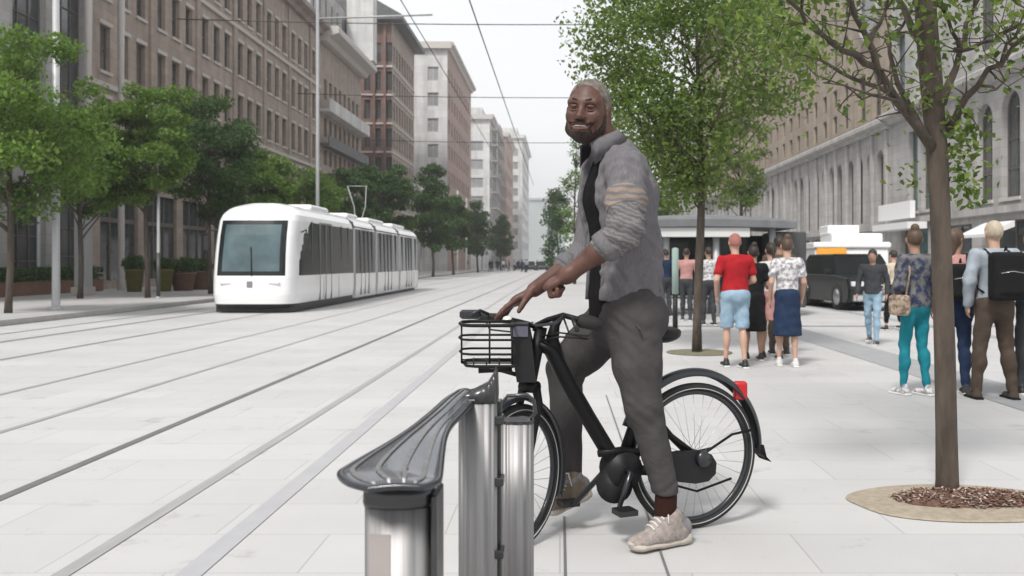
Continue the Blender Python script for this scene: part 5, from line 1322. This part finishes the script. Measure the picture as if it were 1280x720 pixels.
# near hand: loose fist, knuckles towards the street; far hand: reaching over the grip
dN = nrm(W(684, 358, 4.06) - wrN); pN = nrm(np.cross(dN, np.cross((0.15, .30, -1), dN)))
body += [cap(wrN, wrN + dN * .02, .036, .036, None, 1, .02)] + hand(wrN + dN * .005, dN, pN, (0, 1, .2), (1.25, 1.32, 1.38, 1.42), L=.10, r=.0150, sp=.025)
dF = nrm(W(630, 386, 4.33) - wrF); pF = nrm(np.cross(dF, np.cross((.0, -.25, -1), dF)))
body += hand(wrF, dF, pF, (0, -1, .1), (.10, .12, .16, .22), L=.112, r=.0148, sp=.0225)
body += [cap(ankN + [0, 0, -.03], ankN + [0, 0, -.09], .040, .034, k=.02), cap(ankF, W(702, 622, 4.6), .04, .03, k=.03)]
hero('body', body, .0052, M_skin)
# hair, beard, brows, eyes, teeth
M_hair = mat('cropped_greying_hair', (.055, .046, .040), (.25, .22, .19), 38, .9, bump=.8, bscale=260)
M_beard = mat('black_beard', (.012, .008, .006), (.040, .022, .016), 90, .9, bump=1.0, bscale=240)
hero('hair', [E(0, -.014, .037, (.0795, .0985, .0955)), E(0, -.03, -.01, (.076, .080, .075), .03)], .0045, M_hair, None,
     [(HP(0, .073, .080), nrm(Fh * 1 - Uh * .60)), (HP(0, .018, .02), nrm(Fh * .9 - Uh * .45)), (HP(0, 0, -.065), nrm(-Uh + Fh * .55))], lambda X, Y, Z: .0012 * np.sin(X * 700) * np.sin(Z * 650 + Y * 500))
bw = lambda X, Y, Z: .0014 * np.sin(X * 610 + Z * 300) * np.sin(Z * 560 + Y * 420)
beard = [E(0, .012, -.016, (.0678, .0805, .0860)), E(0, .036, -.080, (.0465, .0435, .0375), .03), CP((-.050, .01, -.063), (.050, .01, -.063), .029, k=.025)] + [CP((q * .064, .004, .0), (q * .056, .012, -.06), .015, .024, k=.01) for q in (-1, 1)]
hero('beard', beard + [E(0, .092, -.052, (.031, .034, .020), .006, '-'), E(-.03, .085, .02, (.042, .062, .060), .008, '-'), E(.03, .085, .02, (.042, .062, .060), .008, '-'), E(0, .09, -.01, (.03, .05, .045), .01, '-')], .0045, M_beard, None,
     [(HP(0, 0, .0), nrm(Uh + Fh * .02)), (HP(0, -.022, 0), -Fh)], bw)
hero('moustache', [CP((-.030, .083, -.046), (-.006, .098, -.040), .0042, k=.002), CP((.030, .083, -.046), (.006, .098, -.040), .0042, k=.002), CP((-.030, .083, -.046), (-.036, .073, -.066), .005, k=.003), CP((.030, .083, -.046), (.036, .073, -.066), .005, k=.003)], .0035, M_beard, None, (), bw)
for s in (-1, 1):
    hero('eyebrow', [CP((s * .015, .0885, .0375), (s * .034, .0865, .0425), .0040, k=.003), CP((s * .034, .0865, .0425), (s * .053, .074, .035), .0040, .0035, k=.003)], .003, M_beard)
    m = MB(); cE = HP(s * .032, .0715, .010); rE = .0130 * k_; n1, n2 = 10, 16
    mm_ = [cE + rE * (cos(a) * Fh + sin(a) * (cos(b_) * Rh + .55 * sin(b_) * Uh)) for a in np.linspace(.001, pi / 2, n1) for b_ in np.linspace(0, 2 * pi, n2, endpoint=False)]
    fs = [(i * n2 + j, i * n2 + (j + 1) % n2, (i + 1) * n2 + (j + 1) % n2, (i + 1) * n2 + j) for i in range(n1 - 1) for j in range(n2)]
    m.add([p - hb for p in mm_], [f for f in fs], 0, True); m.mi = [1 if i < 5 * n2 else 0 for i in range(len(fs))]
    m.build('eye', [mat('eye_white', (.22, .19, .175), None, rough=.15), mat('eye_iris', (.02, .010, .007), None, rough=.1)], MAN)
    hero('eyelid', [E(s * .032, .0750, .0175, (.0185, .0130, .0072), .002), E(s * .032, .0745, .0015, (.0175, .0120, .0048), .002)], .003, M_skin)
hero('teeth', [ell(HP(0, .080, -.0560), [.0250 * k_, .0115 * k_, .0048 * k_], Mh, .002)], .003, mat('teeth', (.40, .37, .34), None, rough=.25))
hero('lower_lip', [CP((-.022, .083, -.0645), (0, .0945, -.0675), .0050, k=.003), CP((.022, .083, -.0645), (0, .0945, -.0675), .0050, k=.003)], .003, mat('lip_brown_pink', (.10, .042, .035), (.135, .058, .05), 20, .4))
# clothes
def fabric(name, c1, c2, sc_=30, bump=.3):
    m = mat(name, c1, c2, sc_, .92, bump=0, spec=.15, stretch=(1, 1, .25)); nt = m.node_tree; N = nt.nodes; L = nt.links; b = N['Principled BSDF']
    tc = N.new('ShaderNodeTexCoord'); a = N.new('ShaderNodeTexNoise'); a.inputs['Scale'].default_value = 10; a.inputs['Detail'].default_value = 2; a.inputs['Distortion'].default_value = 2.0
    w_ = N.new('ShaderNodeTexNoise'); w_.inputs['Scale'].default_value = 420; L.new(tc.outputs['Object'], a.inputs['Vector']); L.new(tc.outputs['Object'], w_.inputs['Vector'])
    b1 = N.new('ShaderNodeBump'); b1.inputs['Strength'].default_value = bump; b1.inputs['Distance'].default_value = .02; L.new(a.outputs['Fac'], b1.inputs['Height'])
    b2 = N.new('ShaderNodeBump'); b2.inputs['Strength'].default_value = .35; b2.inputs['Distance'].default_value = .002; L.new(w_.outputs['Fac'], b2.inputs['Height']); L.new(b1.outputs[0], b2.inputs['Normal']); L.new(b2.outputs[0], b.inputs['Normal'])
    return m
M_shirt = fabric('heather_grey_shirt', (.108, .103, .110), (.150, .144, .152), 110); M_pant = fabric('warm_grey_trousers', (.050, .0465, .0465), (.062, .058, .058), 12, .35); M_tee = fabric('black_tee', (.005, .005, .006), (.009, .009, .010))
def folds(P0, ax, wl, amp, X, Y, Z, rad, ph=0):
    """creases across the axis AX near P0"""
    dx, dy, dz = X - P0[0], Y - P0[1], Z - P0[2]; t = dx * ax[0] + dy * ax[1] + dz * ax[2]; g = np.exp(-(dx * dx + dy * dy + dz * dz) / (rad * rad))
    return amp * g * np.sin(t * 6.283 / wl + 2.2 * np.sin(dx * 19 + dz * 14 + ph) + 1.4 * np.sin(dy * 23 - dz * 9))
armN = nrm(elN - shN); faN = nrm(wrN - elN)
def w_shirt(X, Y, Z):
    d = folds(elN, armN * .5 + faN * .5, .045, .009, X, Y, Z, .13) + folds(shN + [0, 0, -.07], armN, .06, .006, X, Y, Z, .14, 2)
    d = d + folds(waist + SD * .12, nrm([.45, 0, 1]), .11, .007, X, Y, Z, .26, 4) + folds(pelv + SD * .1 + [0, 0, .1], nrm([1, 0, .35]), .10, .007, X, Y, Z, .22, 1) + folds(chest + SD * .12, nrm([.8, 0, .5]), .12, .005, X, Y, Z, .2, 3)
    return d + .0028 * np.sin(X * 46 + Z * 15 + 2.5 * np.sin(Y * 21 + Z * 9)) + .002 * np.sin(X * 75 - Z * 38 + 2.5 * np.sin(Z * 17 + Y * 30)) - .004 * np.maximum(0, np.sin(X * 33 + Z * 9 + 2 * np.sin(Z * 12))) ** 6
hemc = W(778, 378, 4.33)
tor = [cap(W(781, 372, 4.34), W(781, 325, 4.34), .185, .168, SD, .98, .05), cap(W(781, 325, 4.34), W(772, 245, 4.33), .168, .178, SD, 1.02, .06), cap(W(772, 245, 4.33), W(770, 222, 4.32), .178, .155, None, 1, .05),
       cap(shN + [0, 0, .0], W(768, 196, 4.32), .082, .085, None, 1, .05), cap(shF, W(768, 196, 4.32), .082, .085, None, 1, .05), cap(W(766, 196, 4.31), W(759, 184, 4.30), .084, .074, None, 1, .02)]
cufN = elN + (wrN - elN) * .36
slv = [cap(shN, elN * .5 + shN * .5, .097, .088, None, 1, .025), cap(elN * .5 + shN * .5, elN, .088, .074, None, 1, .02), cap(elN, cufN, .074, .062, None, 1, .02), cap(shF, elF, .09, .075, None, 1, .03), cap(elF, elF + (wrF - elF) * .4, .075, .062, None, 1, .02)]
fx = W(770, 250, 4.33)
slit = fr(FT)   # rows: right, forward, up
open_ = [('box', W(779, 300, 4.34) + FT * .30, [.062, .17, .62], slit, .02)]
hero('shirt', tor + slv + [(open_[0], .01, '-')], .006, M_shirt, None,
     [(hemc, (-.12, 0, -1)), (cufN, faN * 1.0)] if False else [(hemc, nrm([-.13, 0, -1]))], w_shirt)
# rolled cuffs, the collar and the tan banded sleeve patch
def ringband(name, a, b_, r1, r2, ma, par=None, th=.006, n=28, wob=.003):
    a, b_ = np.array(a), np.array(b_); t = nrm(b_ - a); u = nrm(np.cross(t, (0, 0, 1))); w_ = np.cross(t, u); m = MB(); R = []
    for f_, rr_ in ((0, r1 - th), (0, r1), (.3, r1 * 1.02 + .002), (.7, r2 * 1.02 + .002), (1, r2), (1, r2 - th)):
        c = a + (b_ - a) * f_; R.append([c + (rr_ + wob * sin(5 * q + f_ * 3)) * (cos(q) * u + sin(q) * w_) - hb for q in np.linspace(0, 2 * pi, n, endpoint=False)])
    m.loft(R, 0, True, False, True); return m.build(name, ma, par or MAN)
ringband('cuff', cufN - faN * .03, cufN + faN * .025, .071, .068, M_shirt, th=.010)
fF = nrm(wrF - elF); cf = elF + (wrF - elF) * .4; ringband('cuff', cf - fF * .03, cf + fF * .03, .068, .065, M_shirt, th=.010)
M_knit = mat('striped_grey_knit', (.09, .085, .09), (.2, .19, .19), 20, .9, bump=.3)
_n = M_knit.node_tree; _w = _n.nodes.new('ShaderNodeTexWave'); _w.bands_direction = 'Z'; _w.inputs['Scale'].default_value = 16; _w.inputs['Distortion'].default_value = 6; _w.inputs['Detail'].default_value = 3; _w.inputs['Detail Scale'].default_value = 2
_t = _n.nodes.new('ShaderNodeTexCoord'); _m = _n.nodes.new('ShaderNodeMapping'); _m.inputs['Rotation'].default_value = (0, radians(-22), 0); _r = _n.nodes.new('ShaderNodeValToRGB'); _r.color_ramp.elements[0].color = (.095, .09, .095, 1); _r.color_ramp.elements[1].color = (.155, .145, .145, 1); _r.color_ramp.elements[0].position = .25; _r.color_ramp.elements[1].position = .75
_n.links.new(_t.outputs['Object'], _m.inputs[0]); _n.links.new(_m.outputs[0], _w.inputs['Vector']); _n.links.new(_w.outputs['Fac'], _r.inputs[0]); _n.links.new(_r.outputs[0], _n.nodes['Principled BSDF'].inputs['Base Color'])
M_tanb = mat('tan_sleeve_band', (.34, .26, .20), (.46, .37, .30), 25, .9, bump=.3)
wv = M_tanb.node_tree; bn_ = wv.nodes['Principled BSDF']; wt = wv.nodes.new('ShaderNodeTexWave'); wt.bands_direction = 'Z'; wt.inputs['Scale'].default_value = 11; wt.inputs['Distortion'].default_value = 5; wt.inputs['Detail'].default_value = 3
tcx = wv.nodes.new('ShaderNodeTexCoord'); wv.links.new(tcx.outputs['Object'], wt.inputs['Vector']); rw = wv.nodes.new('ShaderNodeValToRGB')
rw.color_ramp.elements[0].color = (.12, .115, .12, 1); rw.color_ramp.elements[0].position = .3; rw.color_ramp.elements[1].color = (.215, .165, .13, 1); rw.color_ramp.elements[1].position = .5
wv.links.new(wt.outputs['Fac'], rw.inputs[0]); wv.links.new(rw.outputs[0], bn_.inputs['Base Color'])
hero('sleeve_band', [cap(shN, elN * .5 + shN * .5, .099, .090, None, 1, .025), cap(elN * .5 + shN * .5, elN, .0905, .0805, None, 1, .02)], .006, M_tanb, None,
     [(shN + (elN - shN) * .42, nrm(-armN + [.15, 0, 0])), (shN + (elN - shN) * .70, nrm(armN + [.12, 0, 0])), (shN + SD * -.02, nrm(-SD + [.3, 0, 0]))], w_shirt)
hero('knit_sleeve', [cap(shN, elN * .5 + shN * .5, .099, .090, None, 1, .025), cap(elN * .5 + shN * .5, elN, .0905, .077, None, 1, .02), cap(elN, cufN, .077, .065, None, 1, .02)], .006, M_knit, None,
     [(shN + (elN - shN) * .70, nrm(-armN - [.12, 0, 0])), (shN + SD * -.02, nrm(-SD + [.3, 0, 0]))], w_shirt)
# collar: folded strip round the neck, open at the throat
m = MB(); c0 = W(752, 180, 4.30); up = nrm([-.42, -.12, 1]); cf_ = nrm(FT - up * (FT @ up)); cs_ = np.cross(up, cf_); R = []
for a in np.linspace(radians(28), radians(332), 30):
    e = cos(a) * cf_ + sin(a) * cs_; e_ = e * .094; dr = (1 + cos(a)) / 2; dr = dr ** 3
    R.append([c0 + e_ * .94 + up * .020 - hb, c0 + e_ * 1.0 + up * .034 - hb, c0 + e_ * 1.10 + up * .020 - hb, c0 + e_ * (1.28 + .25 * dr) - up * (.028 + .055 * dr) - hb, c0 + e_ * (1.22 + .25 * dr) - up * (.026 + .05 * dr) - hb, c0 + e_ * 1.05 + up * .008 - hb])
m.loft(R, 0, True, True, True); m.build('collar', M_shirt, MAN)
# button placket edges
m = MB()
for s in (-1, 1):
    P = [W(779 - (300 - y) * .09 if y < 300 else 780, y, 4.34) + FT * (dd - .012) + SD * s * .064 for y, dd in ((215, .135), (240, .160), (290, .158), (340, .168), (374, .176))]
    m.tube([p - hb for p in P], .010, 8)
m.build('placket', M_shirt, MAN)
hero('tee_shirt', [cap(W(779, 405, 4.34) + FT * .105, W(781, 350, 4.34) + FT * .06, .078, .085, SD, 1.0, .04), cap(W(781, 370, 4.34), W(781, 325, 4.34), .165, .152, SD, .98, .05), cap(W(781, 325, 4.34), W(772, 245, 4.33), .152, .158, SD, 1.0, .06), cap(W(772, 245, 4.33), W(768, 215, 4.32), .158, .11, None, 1, .05)], .009, M_tee, None, [(W(778, 408, 4.33), (0, 0, -1))])
def w_pant(X, Y, Z):
    return folds(kneeN + [0, 0, -.03], nrm([.6, 0, 1]), .075, .0035, X, Y, Z, .12) + folds(ankN + [0, 0, .06], nrm([-.5, 0, 1]), .045, .0045, X, Y, Z, .07, 2) + folds(hipN + [0, 0, -.02], nrm([.5, 0, 1]), .07, .0048, X, Y, Z, .16, 1) + folds(hipF * .5 + kneeF * .5, nrm([.9, 0, .4]), .09, .004, X, Y, Z, .2, 3) \
        + folds(kneeF, nrm([.3, 0, 1]), .07, .004, X, Y, Z, .12, 5) + folds(kneeN * .5 + hipN * .5, nrm([.8, 0, .5]), .10, .0032, X, Y, Z, .2, 6) + .0014 * np.sin(Z * 31 + 3 * np.sin(X * 19 + Y * 11) + 2 * np.sin(Z * 13))
endN = ankN + np.array([0, 0, .035]); endF = ankF + np.array([0, 0, .05])
pant = [cap(W(783, 392, 4.34), W(783, 366, 4.34), .180, .160, SD, 1.0, .05), ell(W(800, 398, 4.34), [.13, .17, .13], I3, .05), cap(hipN, W(797, 455, 4.19), .138, .110, None, 1, .04), cap(W(797, 455, 4.19), kneeN, .110, .084, None, 1, .03), cap(kneeN, endN, .083, .060, None, 1, .03),
        cap(hipF, kneeF * .6 + hipF * .4, .135, .112, None, 1, .04), cap(kneeF * .6 + hipF * .4, kneeF, .112, .092, None, 1, .03), cap(kneeF, endF, .090, .066, None, 1, .03)]
# one pair of trousers, hems cut level at each ankle: the hem cuts are boxes so that they act on one leg each
pant += [(('box', endN + [0, 0, -.10], [.12, .12, .10], I3, .0), .004, '-'), (('box', endF + [0, 0, -.10], [.12, .12, .10], I3, .0), .004, '-')]
hero('trousers', pant, .0065, M_pant, None, [(W(783, 360, 4.34), (0, 0, 1))], w_pant)
hero('pocket', [cap(W(786, 392, 4.175), W(800, 412, 4.062), .006, .006, k=.003)], .004, M_pant)
M_sock = fabric('dark_rust_sock', (.022, .008, .006), (.036, .014, .010))
hero('sock', [cap(ankN + [0, 0, .06], ankN + [-.005, 0, -.05], .050, .052, None, 1, .01)], .006, M_sock); hero('sock', [cap(ankF + [0, 0, .07], ankF + [-.005, 0, -.05], .048, .050, None, 1, .01)], .006, M_sock)
M_sh1 = mat('sneaker_beige_mesh', (.20, .165, .15), (.34, .30, .275), 40, .85, bump=.4, bscale=200); M_sh2 = mat('sneaker_grey_panel', (.13, .12, .13), (.22, .21, .21), 30, .7); M_sole = mat('sneaker_sole_cream', (.36, .32, .27), (.44, .40, .35), 12, .6); M_shd = mat('sneaker_olive_brown', (.11, .09, .065), (.17, .14, .10), 25, .85)
def sneaker(heel, toe, hh, ma, lift=0):
    """heel, toe: ends of the sole on its lower face"""
    f = nrm(toe - heel); L_s = np.linalg.norm(toe - heel); r = nrm(np.cross(f, (0, 0, 1))); u = np.cross(r, f); M = np.array([r, f, u])
    P = lambda t, a, z: heel + f * L_s * t + r * a + u * z
    top = [cap(P(.14, 0, .062), P(.42, 0, .060), .052, .052, r, .9, .02), cap(P(.42, 0, .058), P(.80, 0, .050), .052, .044, u, .72, .03), cap(P(.80, 0, .046), P(.90, .004, .044), .044, .036, u, .72, .02), cap(P(.20, 0, .06), P(.29, 0, hh), .054, .056, r, .95, .03), cap(P(.31, 0, hh - .01), P(.55, 0, .080), .053, .046, r, .92, .03)]
    up_ = hero('sneaker', top, .0055, ma, None, [(P(0, 0, .032), -u)])
    so = [cap(P(.13, 0, .024), P(.5, 0, .022), .050, .047, u, .5, .01), cap(P(.5, 0, .022), P(.84, 0, .026), .047, .050, u, .42, .01), cap(P(.84, 0, .028), P(.95, .003, .044), .046, .026, u, .5, .02), bx(P(.08, 0, .030), [.044, .035, .024], M, .015, .02)]
    hero('sole', so, .005, M_sole, up_, [(P(0, 0, .001), -u)])
    hero('heel_panel', [cap(P(.075, 0, .075), P(.16, 0, .085), .050, .0535, r, .95, .01), cap(P(.34, .0, .058), P(.52, 0, .056), .0575, .0535, r, .97, .01), cap(P(.24, 0, .12), P(.31, 0, .13), .057, .0585, r, .95, .01)], .005, M_sh2, up_, [(P(0, 0, .050), -u), (P(0, 0, .150), u)])
    m = MB()
    for k in range(5):
        t = .42 + .058 * k; z = .163 - .0132 * k
        m.tube([P(t, -.034, z - .014) - hb, P(t + .01, -.012, z) - hb, P(t + .012, .012, z) - hb, P(t, .034, z - .014) - hb], .0045, 6)
    m.tube([P(.41, 0, .172) - hb, P(.40, .03, .178) - hb, P(.43, .052, .125) - hb], .0042, 5); m.tube([P(.41, 0, .172) - hb, P(.40, -.03, .178) - hb, P(.45, -.052, .12) - hb], .0042, 5)
    m.build('lace', mat('lace_pale', (.55, .52, .5), None, rough=.9), up_)
hl = W(857, 676, 4.27); hl[2] = .001; to = W(788, 690, 4.10); to[2] = .001
sneaker(hl, to, .13, M_sh1)
sneaker(W(733, 622, 4.62), W(688, 634, 4.60) - np.array([.0, .12, .02]), .12, M_shd)

# ------------------------------------------------------------- docking bollards in front
M_st = mat('brushed_steel', (.20, .195, .195), (.31, .305, .305), 60, .52, .8, stretch=(1, 1, .02), bump=.05)
M_st2 = mat('frosted_steel_panel', (.32, .31, .31), (.40, .39, .39), 20, .5, .6, stretch=(1, 1, .03))
M_cap2 = mat('cap_black_plastic', (.016, .016, .018), (.024, .024, .026), 8, .3, coat=.3)
def ribbed(rx, ry, n=72, ribs=14, dep=.0022, rot=0):
    P = []
    for k in range(n):
        a = 2 * pi * k / n; e = .62; f_ = 1 - dep / rx * (1 + cos(ribs * a))
        P.append((rx * np.sign(cos(a)) * abs(cos(a)) ** e * f_, ry * np.sign(sin(a)) * abs(sin(a)) ** e * f_))
    return P
def bollard(label, px, Y, ptop, wpx, depth, cap_fn, ribs=14):
    z1 = W(px, ptop, Y)[2]; rx = wpx * Y / F / 2; loc = W(px, ptop, Y); loc[2] = 0; B = thing('dock_bollard', label, 'bollard', loc, 0, 'docking bollards in the foreground')
    P = ribbed(rx, depth / 2, ribs=ribs); m = MB(); m.loft([[(x, y, z) for x, y in P] for z in (0.02, z1)], 0, True, True, True); m.build('column', M_st, B)
    m = MB(); m.loft([[(x * 1.5, y * 1.5, z) for x, y in P] for z in (0.0, .02)], 0, True, True); m.build('base_plate', M_st2, B)
    cap_fn(B, rx, depth / 2, z1, P); return B
def cap1(B, rx, ry, z, P):
    Y = 2.62; zz = lambda py: CH - (py - VY) * Y / F
    m = MB(); lo = [(x * 1.03, y * 1.03, z + .001) for x, y in P]; m1 = [(x * 1.05, y * 1.05, z + .02 + (x / rx) * .006) for x, y in P]; m2 = [(x * 1.02, y * 1.0, z + .036 + .014 * (x / rx) + .03 * max(0, (x / rx)) ** 3) for x, y in P]; t = [(x * .8 + rx * .12, y * .7, z + .040 + .016 * (x / rx) + .05 * max(0, x / rx) ** 3) for x, y in P]
    m.loft([lo, m1, m2, t], 0, True, True, True); c = m.build('cap', M_cap2, B)
    m = MB(); m.box((-rx * .75, -ry * 1.075, z + .010), (-rx * .1, -ry * 1.03, z + .014)); m.build('slot', M_st2, c)
def cap2(B, rx, ry, z, P):
    m = MB(); m.loft([[(x * 1.02, y * 1.02, z + .001) for x, y in P], [(x * 1.02, y * 1.02, z + .010) for x, y in P]], 0, True, True); m.build('cap', M_cap2, B)
    m = MB(); m.tube([(-rx * 1.05, 0, z - .28), (-rx * 1.05, 0, z + .055), (-rx * .6, 0, z + .085), (rx * .6, 0, z + .088), (rx * 1.0, 0, z + .07), (rx * 1.08, 0, z + .03), (rx * .7, 0, z + .008), (-rx, 0, z - .004)], .0065, 8); m.build('locking_hoop', M_cap2, B)
def cap3(B, rx, ry, z, P):
    m = MB(); m.loft([[(x * k, y * k, z + dz) for x, y in P] for k, dz in ((1.02, .001), (1.06, .012), (1.03, .045), (.9, .05))], 0, True, True, True); m.build('cap', M_cap2, B)
    m = MB(); m.box((rx * 1.03, -ry * .9, .05), (rx * 1.20, ry * .9, z + .03), 0, .004); m.build('side_rail', M_cap2, B)
    m = MB(); m.box((-rx * .72, -ry * 1.02, .3), (-rx * .12, -ry * 1.0 + .002, z - .05), 0, 0); m.build('faded_sticker', mat('faded_panel', (.27, .24, .23), (.32, .29, .28), 5, .5), B)
bollard('tall ribbed steel docking bollard with black beaked cap, in the middle of the group', 598, 2.62, 502, 49, .10, cap1)
bollard('ribbed steel docking bollard with thin black hoop, nearest the bicycle wheel', 647, 2.95, 528, 41, .10, cap2)
bollard('widest lowest docking bollard carrying the curved shield top', 500, 1.98, 628, 84, .13, cap3, 6)
# black clip rail between the first two
m = MB(); a = W(624.5, 500, 2.66); m.box((a[0] - .004, a[1] - .03, .02), (a[0] + .006, a[1] + .03, a[2]), 0, .002)
for py in (524, 600, 690): c = W(624, py, 2.62); m.box((c[0] - .012, c[1] - .03, c[2] - .012), (c[0] + .014, c[1] + .03, c[2] + .012), 0, .003)
tag(m.build('latch_rail', M_cap2, None), 'narrow black latch rail between the two ribbed steel bollards', 'rail')
# curved shield running back from the wide bollard: smoky panel with steel slats
SHD = thing('dock_shield', 'curved smoky grey shield with pale slats sweeping from the wide bollard towards the tall one', 'dock panel', (0, 0, 0))
# stations from near to far: left edge, right edge (direction + distance)
stn = [((462, 609), (528, 607), 1.85), ((437, 602), (544, 602), 1.89), ((425, 591), (549, 596), 1.95), ((436, 582), (551, 580), 2.03), ((458, 569), (553, 562), 2.12), ((486, 553), (556, 545), 2.22), ((515, 534), (562, 532), 2.33), ((540, 514), (574, 519), 2.44), ((558, 498), (586, 506), 2.54), ((572, 489), (596, 495), 2.64)]
def surf(s_, t):
    i = min(int(s_), len(stn) - 2); f_ = s_ - i; nS = len(stn)
    def g(j): l, r, Y = stn[j]; return W(*l, Y), W(*r, Y)
    k4 = [g(min(max(i + q, 0), nS - 1)) for q in (-1, 0, 1, 2)]; cw = (-.5 * f_ + f_ ** 2 - .5 * f_ ** 3, 1 - 2.5 * f_ ** 2 + 1.5 * f_ ** 3, .5 * f_ + 2 * f_ ** 2 - 1.5 * f_ ** 3, -.5 * f_ ** 2 + .5 * f_ ** 3)
    l = sum(c * q[0] for c, q in zip(cw, k4)); r = sum(c * q[1] for c, q in zip(cw, k4))
    p = l * (1 - t) + r * t; return p + np.array([0, 0, .012 * sin(pi * t) * (1 if s_ > .3 else .3)])
ns, ntt = 60, 16; S_ = np.linspace(0, len(stn) - 1.0001, ns); T_ = np.linspace(0, 1, ntt)
top = [[surf(a, t) for t in T_] for a in S_]; 
m = MB(); R = [[p for p in row] + [p - [0, 0, .006] for p in row[::-1]] for row in top]; m.loft(R, 0, True, True, True)
m.build('panel', mat('smoky_panel', (.055, .06, .072), (.085, .09, .10), 4, .22, coat=.4), SHD)
m = MB(); edge = [r[0] for r in top] + [p for p in top[-1][1:]] + [r[-1] for r in top[::-1][1:]] + [p for p in top[0][::-1][1:-1]]; m.tube([p - [0, 0, .004] for p in edge], .0075, 8, closed=True); m.build('rim', M_fen, SHD)
for t0 in (.10, .36, .62, .82):
    m = MB(); w0 = .05
    A_ = [surf(a, t0) + [0, 0, .0035] for a in S_[1:-1]]; B_ = [surf(a, t0 + w0) + [0, 0, .0035] for a in S_[1:-1]]; m.loft([[a, a - [0, 0, .003], b_ - [0, 0, .003], b_] for a, b_ in zip(A_, B_)], 0, True, True); m.build('slat', M_st, SHD)
m = MB(); a = W(528, 600, 1.98); m.tube([(a[0], a[1], .775), surf(2.2, .6) - [0, 0, .008]], .02, 10); m.build('bracket', M_cap2, SHD)
m = MB(); m.tube([surf(8.6, .6) - [0, 0, .01], W(588, 506, 2.60)], .012, 8); m.build('bracket', M_cap2, SHD)
